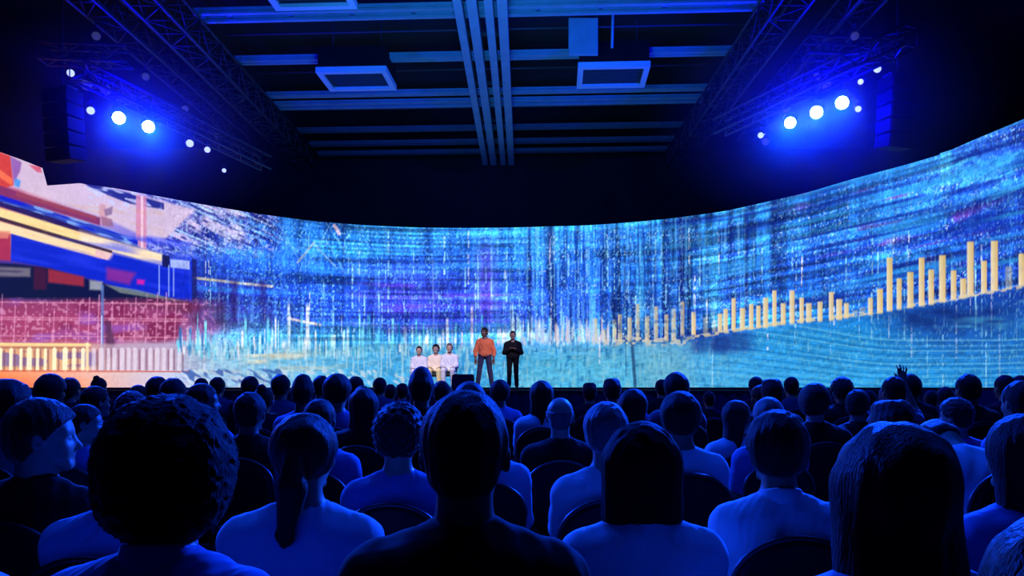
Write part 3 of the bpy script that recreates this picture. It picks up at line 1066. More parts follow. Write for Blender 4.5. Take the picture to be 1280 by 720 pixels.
def poly(pts, col, a=1., soft=1.2):
    """filled polygon (convex or not) with soft edge"""
    p = np.asarray(pts, float)
    ins = np.zeros((H, W), bool)
    dmin = np.full((H, W), 1e9)
    for i in range(len(p)):
        (x0, y0), (x1, y1) = p[i], p[(i + 1) % len(p)]
        if y0 != y1:
            c = ((y0 > GY) != (y1 > GY)) & (GX < (x1 - x0) * (GY - y0) / (y1 - y0) + x0)
            ins ^= c
        dx, dy = x1 - x0, y1 - y0
        t = np.clip(((GX - x0) * dx + (GY - y0) * dy) / (dx * dx + dy * dy + 1e-9), 0, 1)
        dmin = np.minimum(dmin, np.hypot(GX - x0 - t * dx, GY - y0 - t * dy))
    sd = np.where(ins, dmin, -dmin)
    blend(sd / soft + .5, col, a)
    return np.clip(sd / soft + .5, 0, 1)


def line(x0, y0, x1, y1, w, col, a=1.):
    dx, dy = x1 - x0, y1 - y0
    t = np.clip(((GX - x0) * dx + (GY - y0) * dy) / (dx * dx + dy * dy), 0, 1)
    d = np.hypot(GX - x0 - t * dx, GY - y0 - t * dy)
    blend((w / 2 - d) + .5, col, a)


def win(x0, x1, y0=-999, y1=999, s=25., sy=12.):
    return np.clip((GX - x0) / s + .5, 0, 1) * np.clip((x1 - GX) / s + .5, 0, 1) * np.clip((GY - y0) / sy + .5, 0, 1) * np.clip((y1 - GY) / sy + .5, 0, 1)


base_y = np.interp(cx, [-160, 230, 740, 840, 960, 1080, 1180, 1280, 1440], [428, 428, 428, 427, 407, 393, 376, 359, 330])   # foot line of the bar chart
BY = base_y[None, :]
topline = np.interp(cx, top_u, top_y)[None, :]
rel = np.clip((GY - topline) / (BY - topline), 0, 1.4)         # 0 at the wall's top, 1 at the foot of the bars
upper = np.clip((BY - GY) / 14 + .5, 0, 1)
right = win(830, 1500, s=160)
left_pic = win(-400, 235, s=60)
mid = 1 - left_pic

# long streaks that follow the bands of the picture
bandshear = -(topline - 285) * (1 - rel) - (BY - 428) * rel
s1 = vnoise(170, 7, 1, bandshear)
s2 = vnoise(60, 3.2, 2, bandshear)
s3 = vnoise(90, 16, 3, bandshear)
amt = upper * mid
img *= (1.10 + amt * ((s1 - .5) * .55 + (s2 - .5) * .35 + (s3 - .5) * .25))[..., None]
blend((s1 - .60) * 3 * amt, (45, 165, 235), .55)
blend((.36 - s3) * 3 * amt * win(350, 1500), (14, 45, 150), .4)
# purple fields
blend(win(475, 570, 352, 412, 60, 30) * (.5 + .7 * (s2 - .3)), (65, 50, 200), .4)
blend(win(595, 620, 305, 400, 14, 30), (95, 60, 190), .5)
blend((s2 - .62) * 4 * win(430, 640, 340, 420, 60, 30), (110, 45, 190), .4)
blend((vnoise(40, 5, 8, bandshear) - .70) * 5 * win(980, 1240, 225, 330, 60, 30), (120, 40, 120), .6)
# vertical curtains of data
v1 = vnoise(9, 190, 4)
v2 = vnoise(3.2, 70, 5)
v3 = vnoise(26, 400, 6)
vm = (win(640, 960, s=70) * .9 + win(960, 1500, s=60) * .35 + win(240, 640, s=60) * .35) * upper
img *= (1 + vm * ((v1 - .5) * 1.1 + (v2 - .5) * .8 + (v3 - .5) * .5))[..., None]
blend((v1 - .66) * 4 * vm, (60, 170, 235), .6)
blend((.30 - v1) * 4 * vm, (18, 40, 150), .6)
blend(win(795, 806, 300, 410, 5, 40), (60, 160, 230), .7)
blend(win(880, 896, 285, 400, 5, 30), (60, 160, 225), .6)
blend(win(898, 928, 280, 388, 8, 20) * (.4 + (s2 > .45)), (20, 35, 130), .55)
blend(win(930, 936, 262, 400, 3, 20), (15, 25, 95), .7)
# dark data blocks on the right
blend((vnoise(30, 12, 9) - .45) * 3 * win(1120, 1500, 262, 372, 50, 25), (14, 40, 130), .6)
blend((vnoise(24, 5, 10, bandshear * 1.0) - .55) * 4 * win(990, 1120, 290, 350, 60, 20), (15, 50, 160), .5)
diag = vnoise(46, 4.2, 12, .42 * (GX - 1180))
blend((diag - .52) * 4 * win(1170, 1500, 100, 262, 20, 14), (14, 26, 110), .75)
blend((diag - .70) * 5 * win(1160, 1500, 100, 262, 20, 14), (70, 190, 240), .7)
blend(win(1175, 1190, 184, 232, 4, 6), (70, 175, 225), .8)
blend(win(1190, 1265, 196, 232, 20, 12) * (vnoise(8, 6, 13)), (60, 170, 230), .8)
# speckle of glyph-like marks over the upper field
g1 = vnoise(1.7, 2.2, 20)
g2 = vnoise(1.8, 1.5, 21)
g3 = vnoise(50, 22, 22)
sp = amt * (.35 + .9 * g3)
blend((g1 - .66) * 5 * sp, (120, 205, 250), .55)
blend((.30 - g2) * 5 * sp, (14, 45, 160), .55)
blend((vnoise(1.5, 7, 23) - .68) * 5 * amt * (.3 + g3), (110, 195, 245), .3)
blend((g2 - .83) * 9 * sp * win(640, 1500), (225, 238, 252), .5)
rr = np.random.default_rng(5)
for i in range(150):                      # tall thin threads of light
    x = rr.choice([rr.uniform(240, 640), rr.uniform(640, 960), rr.uniform(960, 1285)])
    y0 = rr.uniform(285, 420)
    ln = rr.uniform(20, 110)
    m = (np.abs(GX - x) < .8) * (GY > y0) * (GY < y0 + ln) * (vnoise(3, 4, 40 + i % 7) > .42)
    blend(m * 1., (150, 215, 250) if i % 4 else (225, 225, 250), rr.uniform(.3, .75))
# left of centre: blue lattice with pale patches
lat = vnoise(14, 7, 30, .45 * (200 - GX))
lz = win(185, 345, 100, 318, 22, 14)
blend((lat - .58) * 4 * lz, (20, 40, 140), .85)
blend((vnoise(20, 11, 31, .5 * (200 - GX)) - .58) * 5 * win(185, 305, 236, 312, 16, 8), (196, 180, 220), .9)
blend((vnoise(16, 9, 33, .5 * (200 - GX)) - .60) * 5 * win(285, 345, 262, 312, 16, 8), (40, 25, 90), .85)
line(372, 328, 392, 304, 2.6, (160, 175, 190), .8)
line(392, 304, 420, 334, 1.6, (150, 190, 230), .7)
line(418, 282, 424, 292, 4, (250, 200, 200), .7)
line(240, 347, 300, 354, 3, (200, 190, 150), .8)
line(300, 354, 340, 358, 3, (220, 215, 190), .85)
line(360, 398, 400, 406, 3, (220, 200, 190), .8)
blend((v1 - .5) * 3 * win(245, 345, 350, 405, 14, 12), (40, 20, 90), .75)
blend((v2 - .62) * 4 * win(250, 345, 345, 405, 14, 12), (90, 150, 230), .7)
blend(win(238, 282, 382, 405, 12, 6) * (.5 + v1), (25, 40, 80), .7)
line(200, 427, 236, 437, 3, (180, 165, 190), .4)

lat2 = vnoise(9, 2.4, 34, .42 * (200 - GX))
blend((lat2 - .56) * 6 * lz, (24, 34, 130), .7)
blend((lat2 - .30 < 0) * 1. * lz * (vnoise(5, 3, 35) > .5), (185, 185, 235), .6)
for i in range(26):
    xa, ya = rr.uniform(180, 330), rr.uniform(240, 300)
    ln = rr.uniform(15, 60)
    line(xa, ya, xa + ln, ya + ln * .45, 1.5, (30, 30, 110) if i % 2 else (150, 190, 245), rr.uniform(.4, .8))
for i in range(12):
    xa = rr.uniform(330, 418)
    line(xa, rr.uniform(275, 320), xa + rr.uniform(-30, 40), rr.uniform(300, 345), 1.2, (110, 180, 240), .5)
blend((vnoise(1.8, 2.2, 36) - .62) * 5 * lz, (170, 200, 245), .6)
# the architectural picture on the left end
poly([(-160, 60), (60, 190), (100, 225), (245, 262), (205, 300), (172, 292), (130, 272), (22, 236), (-160, 190)], (199, 178, 203), .95, 4)
blend((vnoise(40, 14, 50) - .5) * win(20, 175, 195, 300), (225, 200, 205), .6)
poly([(-160, 100), (0, 190), (13, 195), (17, 232), (0, 236), (-160, 200)], (196, 62, 34), 1, 2)
poly([(-160, 150), (0, 212), (16, 224), (15, 232), (0, 222), (-160, 175)], (238, 112, 60), .9, 2)
poly([(13, 195), (27, 203), (25, 214), (17, 230)], (135, 85, 160), .9, 2)
poly([(36, 206), (51, 208), (52, 216), (46, 215)], (200, 70, 90), .8, 2)
poly([(19, 222), (26, 226), (24, 235), (18, 232)], (70, 140, 220), .9, 2)
poly([(100, 226), (165, 242), (205, 254), (205, 262), (160, 254), (115, 236)], (28, 36, 120), .95, 2)
blend((vnoise(9, 3, 51, -.3 * GX) - .6) * 6 * win(105, 200, 226, 262, 8, 4), (190, 195, 235), .8)
poly([(170, 243), (183, 246), (183, 312), (170, 306)], (200, 128, 160), .85, 2)
poly([(176, 245), (179, 245), (179, 311), (176, 309)], (235, 205, 220), .8, 1.5)
poly([(124, 254), (132, 256), (135, 283), (124, 280)], (190, 130, 150), .6, 2)
poly([(130, 262), (141, 258), (140, 268), (132, 270)], (110, 85, 120), .7, 2)
poly([(126, 270), (140, 274), (142, 284), (128, 282)], (140, 90, 110), .7, 2)
poly([(-160, 170), (0, 232), (60, 252), (125, 272), (125, 282), (60, 262), (0, 246), (-160, 190)], (122, 46, 84), .95, 2)
poly([(20, 239), (60, 251), (120, 270), (120, 275), (60, 257), (20, 245)], (150, 66, 70), .7, 2)
b = poly([(-160, 190), (0, 244), (16, 249), (130, 285), (172, 300), (172, 312), (60, 276), (0, 258), (-160, 208)], (36, 62, 170), .95, 2)
blend((vnoise(14, 3, 52, -.30 * GX) - .5) * 5 * b, (130, 170, 230), .8)
blend((vnoise(30, 4, 53, -.30 * GX) - .62) * 5 * b, (20, 30, 190), .9)
poly([(-160, 200), (0, 252), (60, 270), (130, 296), (172, 309), (172, 314), (130, 303), (60, 278), (0, 258), (-160, 208)], (40, 24, 72), .95, 1.5)
poly([(-160, 212), (0, 260), (100, 290), (202, 318), (202, 331), (100, 303), (0, 272), (-160, 224)], (246, 206, 140), 1, 1.5)
poly([(100, 289), (202, 318), (202, 331), (100, 303)], (236, 218, 196), .8, 8)
poly([(-160, 224), (0, 271), (70, 292), (140, 313), (140, 317), (70, 297), (0, 276), (-160, 229)], (58, 36, 34), .95, 1.2)
poly([(-160, 230), (0, 277), (70, 297), (140, 317), (134, 325), (70, 308), (0, 289), (-160, 244)], (240, 206, 160), 1, 1.5)
poly([(120, 312), (142, 318), (135, 327), (118, 321)], (215, 170, 190), .7, 3)
blend((vnoise(26, 3, 54, -.29 * GX) - .5) * win(-160, 205, 255, 332, 4, 4) * (img[..., 0] > .7), (200, 150, 90), .5)
poly([(14, 292), (118, 322), (140, 326), (142, 318), (200, 332), (241, 326), (241, 377), (180, 369), (130, 353), (60, 334), (14, 326)], (14, 36, 186), .97, 1.5)
blend((vnoise(50, 6, 55, -.2 * GX) - .5) * 2 * win(14, 240, 296, 376, 6, 5), (40, 60, 225), .6)
poly([(203, 318), (212, 320), (212, 335), (203, 333)], (20, 20, 60), .9, 2)
poly([(213, 324), (237, 326), (237, 337), (213, 334)], (175, 190, 240), .85, 2)
poly([(240, 324), (246, 324), (246, 376), (240, 376)], (24, 26, 90), .85, 2)
for x in (199, 211, 217):
    line(x, 332, x, 370, 1.6, (150, 175, 245), .75)
poly([(-160, 290), (13, 292), (13, 326), (-160, 312)], (160, 44, 62), .95, 2)
poly([(-160, 284), (13, 289), (10, 298), (-160, 296)], (215, 130, 100), .8, 2)
poly([(-160, 322), (20, 330), (60, 335), (140, 358), (240, 378), (240, 392), (120, 378), (0, 372), (-160, 372)], (14, 20, 40), .97, 3)
poly([(-160, 326), (38, 335), (38, 346), (-160, 345)], (120, 112, 122), .85, 3)
blend((vnoise(20, 3, 56) - .5) * 4 * win(-160, 40, 330, 348, 4, 3), (60, 50, 70), .6)
poly([(60, 336), (105, 346), (105, 358), (60, 353)], (150, 42, 40), .9, 3)
poly([(42, 333), (58, 336), (58, 362), (42, 362)], (70, 22, 34), .8, 3)
poly([(133, 334), (170, 341), (162, 356), (133, 350)], (140, 40, 130), .8, 5)
poly([(171, 349), (181, 350), (180, 356), (171, 355)], (215, 30, 150), .85, 3)
poly([(112, 350), (128, 352), (128, 363), (112, 362)], (165, 168, 178), .8, 3)
poly([(132, 356), (170, 362), (236, 378), (200, 374), (150, 366)], (150, 165, 150), .6, 2)
# rosy lattice
rz_ = win(-160, 252, 375, 427, 70, 8)
blend(rz_, (150, 58, 92), .75)
blend((vnoise(22, 12, 57) - .5) * 3 * rz_, (112, 30, 62), .75)
blend((vnoise(30, 10, 58) - .58) * 4 * rz_, (140, 80, 170), .75)
blend((vnoise(3, 3, 59) - .62) * 5 * rz_, (215, 150, 185), .6)
for y in (377, 396, 398.5, 419):
    line(-160, y - 1, 235, y + 3, 1.6, (222, 150, 180), .55)
for x in (-150, -120, -95, -70, -48, -20, 3, 19, 33, 54, 68, 84, 100, 112, 124, 141, 156, 170, 184, 197, 208, 220):
    line(x, 366 + rr.uniform(0, 20), x - 2, 428, 1.5, (225, 150, 190), rr.uniform(.3, .65))
line(128, 358, 128, 462, 4, (90, 120, 190), .7)
line(127, 395, 127, 462, 1.5, (220, 210, 250), .8)
poly([(132, 400), (138, 402), (146, 440), (132, 450)], (70, 40, 60), .75, 4)
# colonnade
cz = win(-160, 236, 430, 463, 60, 3)
tint = np.interp(cx, [-160, 90, 150, 240], [0, 0, 1, 1])[None, :]
blend(cz * (1 - tint), (212, 160, 112), .85)
blend(cz * tint, (176, 150, 176), .85)
blend(cz * win(-160, 120, 440, 458, 10, 4) * (vnoise(16, 8, 60) > .42), (110, 90, 150), .75)
line(-160, 429, 112, 431, 3.4, (252, 208, 140), .9)
line(-160, 434, 112, 435, 2.2, (120, 60, 50), .5)
x = -158
while x < 232:
    w = rr.uniform(3.2, 6.4)
    line(x, 437, x - .5, 462, w, (255, 238, 196) if x < 110 else (228, 216, 230), .85 if x < 110 else .6)
    line(x + w, 438, x + w, 462, 2.2, (120, 70, 80), .55)
    x += rr.uniform(9.5, 14) * (1 if x < 110 else .75)
line(-160, 463, 236, 464.5, 2, (190, 70, 50), .7)
line(109, 430, 109, 462, 4, (255, 225, 170), .8)
blend((vnoise(60, 4, 61) - .5) * 2.5 * win(-160, 120, 466, 490, 30, 3), (250, 140, 70), .6)
blend((vnoise(24, 3, 62) - .5) * 2.5 * win(110, 330, 464, 490, 30, 3), (220, 205, 215), .6)

# fringe of pale upright dashes along the middle
for i in range(560):
    x = rr.uniform(222, 770)
    fall = np.interp(x, [222, 260, 420, 560, 660, 770], [438, 446, 446, 440, 432, 427])
    hh = abs(rr.normal(0, 1)) * np.interp(x, [222, 300, 430, 600, 770], [16, 20, 22, 17, 10]) + 3
    y1 = fall - rr.uniform(-6, 8)
    m = (np.abs(GX - x) < rr.uniform(.6, 1.8)) * np.clip((GY - (y1 - hh)) / 6, 0, 1) * np.clip((y1 - GY) / 5, 0, 1)
    c = [(190, 235, 250), (120, 215, 240), (235, 240, 250), (90, 190, 225), (20, 110, 180)][int(rr.integers(0, 5))]
    if 560 < x < 640 and rr.random() < .3:
        c = (205, 190, 235)
    blend(m, c, rr.uniform(.4, .9))
cream = win(300, 420, 440, 462, 40, 8)
blend((vnoise(40, 4, 64) - .42) * 3 * cream, (226, 220, 195), .85)

# water below the chart
lower = np.clip((GY - BY - 3) / 8 + .5, 0, 1) * win(235, 1500, s=40)
w1 = vnoise(5, 2.2, 70)
w2 = vnoise(16, 3.5, 71, .35 * (GX - 900) * (GX > 900) + .25 * (GX - 640) * 0)
w3 = vnoise(3, 9, 72)
img *= (1.06 + lower * ((w1 - .5) * .22 + (w2 - .5) * .15))[..., None]
blend((w1 - .70) * 5 * lower * win(230, 700, s=120), (165, 225, 240), .45)
blend((vnoise(1.8, 14, 77) - .60) * 5 * lower * win(230, 640, 428, 472, 60, 14), (200, 235, 245), .6)
blend((vnoise(1.6, 4, 78) - .66) * 5 * lower, (130, 215, 240), .4)
blend((w3 - .66) * 4 * lower * win(620, 900, s=50), (150, 215, 235), .6)
blend((.3 - w3) * 4 * lower * win(620, 900, s=50), (20, 100, 170), .6)
blend((vnoise(7, 4, 73, .5 * (300 - GX)) - .60) * 6 * win(225, 520, 462, 490, 20, 4), (215, 235, 250), .8)
blend((vnoise(9, 4, 74, .5 * (300 - GX)) - .60) * 6 * win(225, 380, 462, 490, 20, 4), (40, 80, 170), .7)
for i in range(34):                        # curved contour lines sweeping to the right
    y0 = 398 + i * 4.6 + rr.uniform(-1.5, 1.5)
    sweep = y0 + np.interp(cx, [850, 960, 1100, 1280, 1440], [-14, 2, 24, 30, 26]) * (1.5 - i * .03) - np.interp(cx, [850, 1280, 1440], [0, 22, 34])
    sweep = np.convolve(np.pad(sweep, 40, mode='edge'), np.ones(81) / 81, 'valid')
    m = np.clip(1.3 - np.abs(GY - sweep[None, :]) / .9, 0, 1) * lower * win(850 + rr.uniform(0, 150), 1500, s=80)
    blend(m, (130, 215, 242) if i % 2 else (18, 105, 180), rr.uniform(.35, .65))
for i in range(16):                        # radiating lines
    a = math.radians(18 + i * 5.5)
    line(650, 482, 650 + 170 * math.cos(a) + 40, 482 - 75 * math.sin(a), 1, (130, 210, 235), .3)
    line(860, 428, 860 + 90 * math.cos(a), 428 + 70 * math.sin(a) * (1 if i < 8 else .8), 1, (110, 195, 235), .3)
blend(win(862, 935, 412, 440, 30, 10) * (.4 + v1), (22, 40, 130), .7)
blend(win(1110, 1260, 384, 412, 60, 12) * (.3 + .9 * vnoise(20, 6, 75)), (14, 40, 110), .8)
blend(win(1195, 1285, 396, 412, 30, 4) * (vnoise(14, 3, 76) - .2), (80, 180, 220), .8)
line(790, 428, 794, 482, 4, (22, 60, 110), .75)
line(782, 430, 783, 470, 1.6, (40, 90, 140), .5)
blend(win(800, 860, 428, 484, 30, 10) * (.3 + .6 * w1), (150, 200, 205), .55)

# fine grain of the picture
gr1, gr2 = vnoise(1.6, 1.6, 95), vnoise(2.4, 5, 96)
det = (gr1 - .5) * .55 + (gr2 - .5) * .45
vert = np.clip(win(640, 935, s=70) + .22, 0, 1)
img *= (1.05 + det * (upper * mid * .62 + lower * .14 + left_pic * .10))[..., None]
bandd = vnoise(130, 2.6, 97, bandshear)
img *= (1 + (bandd - .5) * .8 * upper * mid * np.clip(win(380, 660, s=80) + right, 0, 1))[..., None]
blend((vnoise(110, 6, 98, bandshear) - .60) * 4 * upper * right, (50, 165, 230), .55)
blend((vnoise(90, 5, 99, bandshear) - .66) * 5 * upper * right, (14, 40, 140), .6)
thr = vnoise(1.7, 46, 100)
blend((thr - .68) * 6 * upper * mid * vert * (.35 + .65 * v3), (120, 200, 250), .5)
blend((.28 - thr) * 6 * upper * mid * vert * (.35 + .65 * v3), (10, 40, 150), .5)
img *= (1 - .11 * lower)[..., None]
# the golden bar chart
BARS = [(744, 398, 428), (755, 412, 427), (768, 400, 427), (775, 393, 427), (787, 397, 427), (797, 380, 427), (809, 395, 427), (820, 383, 427), (833, 393, 427),
        (842, 386, 427), (853, 377, 420), (867, 390, 420), (882, 397, 418), (893, 400, 416), (900, 392, 415), (907, 386, 414), (917, 373, 413), (928, 385, 412), (939, 380, 412), (948, 382, 410),
        (957, 372, 410), (968, 363, 408), (979, 379, 406), (990, 363, 405), (1002, 372, 404), (1011, 379, 403), (1025, 377, 402), (1039, 365, 401), (1049, 374, 400),
        (1058, 379, 398), (1069, 388, 396), (1078, 384, 395), (1088, 372, 394), (1100, 361, 392), (1112, 322, 389), (1124, 348, 387), (1138, 340, 385), (1152, 322, 383), (1164, 337, 381), (1178, 319, 378),
        (1192, 338, 375), (1204, 348, 373), (1213, 302, 370), (1230, 326, 366), (1243, 301, 364), (1261, 333, 361), (1277, 317, 358), (1295, 320, 354), (1315, 300, 350), (1340, 310, 344), (1370, 290, 338), (1400, 300, 332)]
for i, (x, y0, y1) in enumerate(BARS):
    w = np.interp(x, [740, 960, 1200, 1400], [4.6, 5.8, 7.6, 10]) * (1 + .12 * math.sin(i * 2.3))
    faint = x in (1069, 1078, 882, 893, 1261)
    m = np.clip((w / 2 - np.abs(GX - x)) / 1.1 + .5, 0, 1) * np.clip((GY - y0) / 2 + .5, 0, 1) * np.clip((y1 - GY) / 3 + .5, 0, 1)
    hue = np.clip((GX - x) / w + .5, 0, 1)[..., None]
    tip = np.clip((y1 - GY) / (y1 - y0 + 1), 0, 1)[..., None]
    col = (np.array((252, 238, 205)) * (1 - hue) + np.array((232, 196, 124)) * hue) / 255 * (1 - .06 * tip) + np.array((.0, -.02, -.14)) * tip * (x > 1090)
    a = (m * (.45 if faint else (.75 if x < 860 else .96)) * np.clip(1.05 - np.maximum(0, .5 - vnoise(4, 6, 90)) * (1.2 if x < 880 else .3), 0, 1))[..., None]
    img = img * (1 - a) + col * a
lw = win(860, 1500, s=20) * np.clip(2.6 - np.abs(GY - BY + 1) / 1.0, 0, 1) * (vnoise(6, 3, 91) > .45)
blend(lw, (232, 212, 160), .75)
blend(win(740, 860, 420, 432, 10, 4) * (vnoise(4, 3, 92) > .6), (225, 215, 190), .7)
for i in range(70):
    x = rr.uniform(640, 770)
    y1 = 430 + rr.uniform(-4, 4)
    hh = rr.uniform(4, 34)
    m = (np.abs(GX - x) < 1.1) * np.clip((GY - y1 + hh) / 5, 0, 1) * np.clip((y1 - GY) / 3, 0, 1)
    blend(m, (195, 210, 235) if i % 3 else (225, 205, 215), rr.uniform(.35, .75))
line(541, 325, 543, 480, 2, (170, 215, 245), .35)
img = np.clip(img, 0, 1)
# crisp pixels
k = np.array([-.10, 1.20, -.10])
for ax in (0, 1):
    img = np.clip(sum(np.roll(img, s_ - 1, ax) * k[s_] for s_ in range(3)), 0, 1)
lin = np.where(img <= .04045, img / 12.92, ((img + .055) / 1.055) ** 2.4)

# ---- geometry: a curved sheet of LED panels
NR = 250
NC = len(U)
tt = np.linspace(0, 1, NR) ** 1.0
Zg = ZBOT + (ZT[None, :] - ZBOT) * tt[:, None]
co = np.stack([np.broadcast_to(PX, (NR, NC)), np.broadcast_to(PY, (NR, NC)), Zg], -1)
cyv = 484 - (Zg - EYE) * F / dist[None, :]
fx, fy = np.clip(U[None, :] + 160, 0, W - 1.01) + 0 * cyv, np.clip(cyv - 90, 0, H - 1.01)
ix, iy = fx.astype(int), fy.astype(int)
tx, ty = (fx - ix)[..., None], (fy - iy)[..., None]
colv = (lin[iy, ix] * (1 - tx) + lin[iy, ix + 1] * tx) * (1 - ty) + (lin[iy + 1, ix] * (1 - tx) + lin[iy + 1, ix + 1] * tx) * ty
idx = np.arange(NR * NC).reshape(NR, NC)
Q = np.stack([idx[:-1, :-1], idx[:-1, 1:], idx[1:, 1:], idx[1:, :-1]], -1).reshape(-1, 4)
me = bpy.data.meshes.new('led_face')
me.vertices.add(NR * NC)
me.vertices.foreach_set('co', co.astype(np.float32).ravel())
me.loops.add(len(Q) * 4)
me.loops.foreach_set('vertex_index', Q.astype(np.int32).ravel())
me.polygons.add(len(Q))
me.polygons.foreach_set('loop_start', np.arange(0, len(Q) * 4, 4, dtype=np.int32))
me.polygons.foreach_set('loop_total', np.full(len(Q), 4, np.int32))
me.update(calc_edges=True)
at_ = me.color_attributes.new('led', 'FLOAT_COLOR', 'POINT')
at_.data.foreach_set('color', np.concatenate([colv, np.ones(colv.shape[:2] + (1,))], -1).astype(np.float32).ravel())
led = bpy.data.materials.new('led_panel')
led.use_nodes = True
nt = led.node_tree
bs = nt.nodes['Principled BSDF']
bs.inputs['Base Color'].default_value = (.004, .004, .006, 1)
bs.inputs['Roughness'].default_value = .6
vc = nt.nodes.new('ShaderNodeVertexColor')
vc.layer_name = 'led'
nt.links.new(vc.outputs['Color'], bs.inputs['Emission Color'])
bs.inputs['Emission Strength'].default_value = 1.0
led.cycles.emission_sampling = 'NONE'
scr = empty('led_screen', (0, 24, ZBOT))
props(scr, 'huge curved screen wall glowing with blue data streaks and a golden bar chart', 'screen')
face = link_mesh('led_face', me, led, scr)
face.matrix_parent_inverse = Matrix.Translation((0, -24, -ZBOT))
# the cabinets behind the face
stp = 12
nrm = np.stack([np.gradient(PY), -np.gradient(PX)], -1)
nrm /= np.linalg.norm(nrm, axis=1)[:, None]
nrm *= np.sign(nrm[:, 1:2])          # points away from the audience
m = MB()
sel = list(range(0, NC, 4)) + ([NC - 1] if (NC - 1) % 4 else [])
vs = []
for i in sel:
    for off, z in ((.02, ZBOT - .06), (.16, ZBOT - .06), (.16, ZT[i] - .005), (.02, ZT[i] - .005)):
        vs.append((PX[i] + nrm[i, 0] * off, PY[i] + nrm[i, 1] * off, z))
fs = []
for a in range(len(sel) - 1):
    for q in range(4):
        fs.append((a * 4 + q, a * 4 + (q + 1) % 4, a * 4 + 4 + (q + 1) % 4, a * 4 + 4 + q))
fs += [(0, 1, 2, 3), tuple(len(vs) - 4 + q for q in (3, 2, 1, 0))]
m.add(vs, fs)
bk = m.build('backing', BLACK_P, scr)
bk.matrix_parent_inverse = Matrix.Translation((0, -24, -ZBOT))
# plinth under the wall
m = MB()
vs = []
for i in sel:
    for off, z in ((-.03, 0), (.2, 0), (.2, ZBOT - .065), (-.03, ZBOT - .065)):
        vs.append((PX[i] + nrm[i, 0] * off, PY[i] + nrm[i, 1] * off, z))
m.add(vs, fs)
pl = m.build('plinth', SKIRT, scr)
pl.matrix_parent_inverse = Matrix.Translation((0, -24, -ZBOT))

# ------------------------------------------------------------------ the hall
def structure(name, lo, hi, m, label=None):
    o = MB().box(lo, hi).build(name, m)
    return props(o, label, None, None, 'structure')


structure('floor', (-17, -6, -.1), (17, 28, 0), CARPET)
structure('ceiling', (-17, -6, 10.3), (17, 28, 10.5), CEIL)
structure('wall_left', (-17.2, -6, 0), (-17, 28, 10.3), WALL)
structure('wall_right', (17, -6, 0), (17.2, 28, 10.3), WALL)
structure('wall_back', (-17, 28, 0), (17, 28.2, 10.3), WALL)
structure('wall_front', (-17, -6.2, 0), (17, -6, 10.3), WALL)

# stage: deck, skirt
st = empty('stage', (0, 16.5, 0))
props(st, 'low black stage running below the curved screen', 'stage')
ok = [i for i in range(0, NC, 10) if PY[i] - .16 > 17.0]
edge = [(PX[i], PY[i] - .16 - 16.5) for i in ok]
XL, XR = edge[0][0], edge[-1][0]
ring = [(XL, 0.)] + edge + [(XR, 0.)]
n = len(ring)
MB().add([(x, y, z) for z in (1.12, 1.195) for x, y in ring], [tuple(range(n)), tuple(range(n, 2 * n))[::-1]] + [(k, k + n, (k + 1) % n + n, (k + 1) % n) for k in range(n)]).build('deck', STAGE_M, st)
sk = MB()
vs, n = [], 360
for i in range(n + 1):
    x = XL + (XR - XL) * i / n
    y = -.02 + .018 * math.sin(i * 1.35)
    vs += [(x, y + .03, .0), (x, y + .03, 1.115)]
sk.add(vs, [(2 * i, 2 * i + 2, 2 * i + 3, 2 * i + 1) for i in range(n)])
sk.build('skirt', SKIRT, st, True)

# stage monitor box
mo = empty('stage_monitor', (X_at(579, 19.4), 19.4, 1.196))
props(mo, 'low black monitor box with reddish top on the stage, left of the orange-topped presenter', 'speaker')
m = MB()
prof = [(-.22, 0), (.22, 0), (.22, .30), (.10, .40), (-.14, .40), (-.22, .30)]
m.add([(x, y, z) for x in (-.28, .28) for y, z in prof], [tuple(range(6)), tuple(range(6, 12))[::-1]] + [(i, i + 6, (i + 1) % 6 + 6, (i + 1) % 6) for i in range(6)])
m.build('cabinet', BLACK_P, mo)
MB().box((-.25, -.232, .03), (.25, -.222, .28)).build('grille', mat('speaker_grille', (.006, .006, .008), .8, .0, noise=.6, nscale=160, bump=.5), mo)
MB().box((-.24, -.12, .402), (.24, .08, .412)).build('top_plate', mat('red_plate', (.25, .05, .05), .6, noise=.2), mo)

# ------------------------------------------------------------------ ceiling steel
ZB = EYE + 8.0
SKEW = -.045


def beam(name, y, x0, x1, z, h, w, m, label, group):
    o = MB()
    t = .05
    # a channel pair: two slim flanged rails with an open gap, tied by short plates
    for q in (-w / 2, w / 2):
        o.box((x0, q - .045, 0), (x1, q + .045, t)).box((x0, q - .045, h - t), (x1, q + .045, h)).box((x0, q - .012, t), (x1, q + .012, h - t))
    for k in range(9):
        xx = x0 + (x1 - x0) * (k + .5) / 9
        o.box((xx - .05, -w / 2, h - t), (xx + .05, w / 2, h))
    b = o.build(name, m)
    b.location = (0, y, z)
    b.rotation_euler = (0, 0, SKEW)
    return props(b, label, 'beam', group, 'structure')


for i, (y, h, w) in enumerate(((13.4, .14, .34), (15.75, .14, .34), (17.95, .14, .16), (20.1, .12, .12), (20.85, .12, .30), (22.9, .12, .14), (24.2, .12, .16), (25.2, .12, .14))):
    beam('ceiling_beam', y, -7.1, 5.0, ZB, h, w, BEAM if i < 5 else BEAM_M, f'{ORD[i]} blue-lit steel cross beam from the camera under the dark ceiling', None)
for i, y in enumerate((14.6, 16.9, 19.0, 21.6)):
    t = MB().tube([(-7.0, 0, 0), (5.0, 0, 0)], .022, 8).build('ceiling_pipe', BEAM_D, smooth=True)
    t.location = (0, y, ZB + .2)
    t.rotation_euler = (0, 0, SKEW)
    props(t, f'thin blue-lit conduit behind the {ORD[[1, 2, 3, 5][i]]} cross beam', 'pipe', None, 'structure')

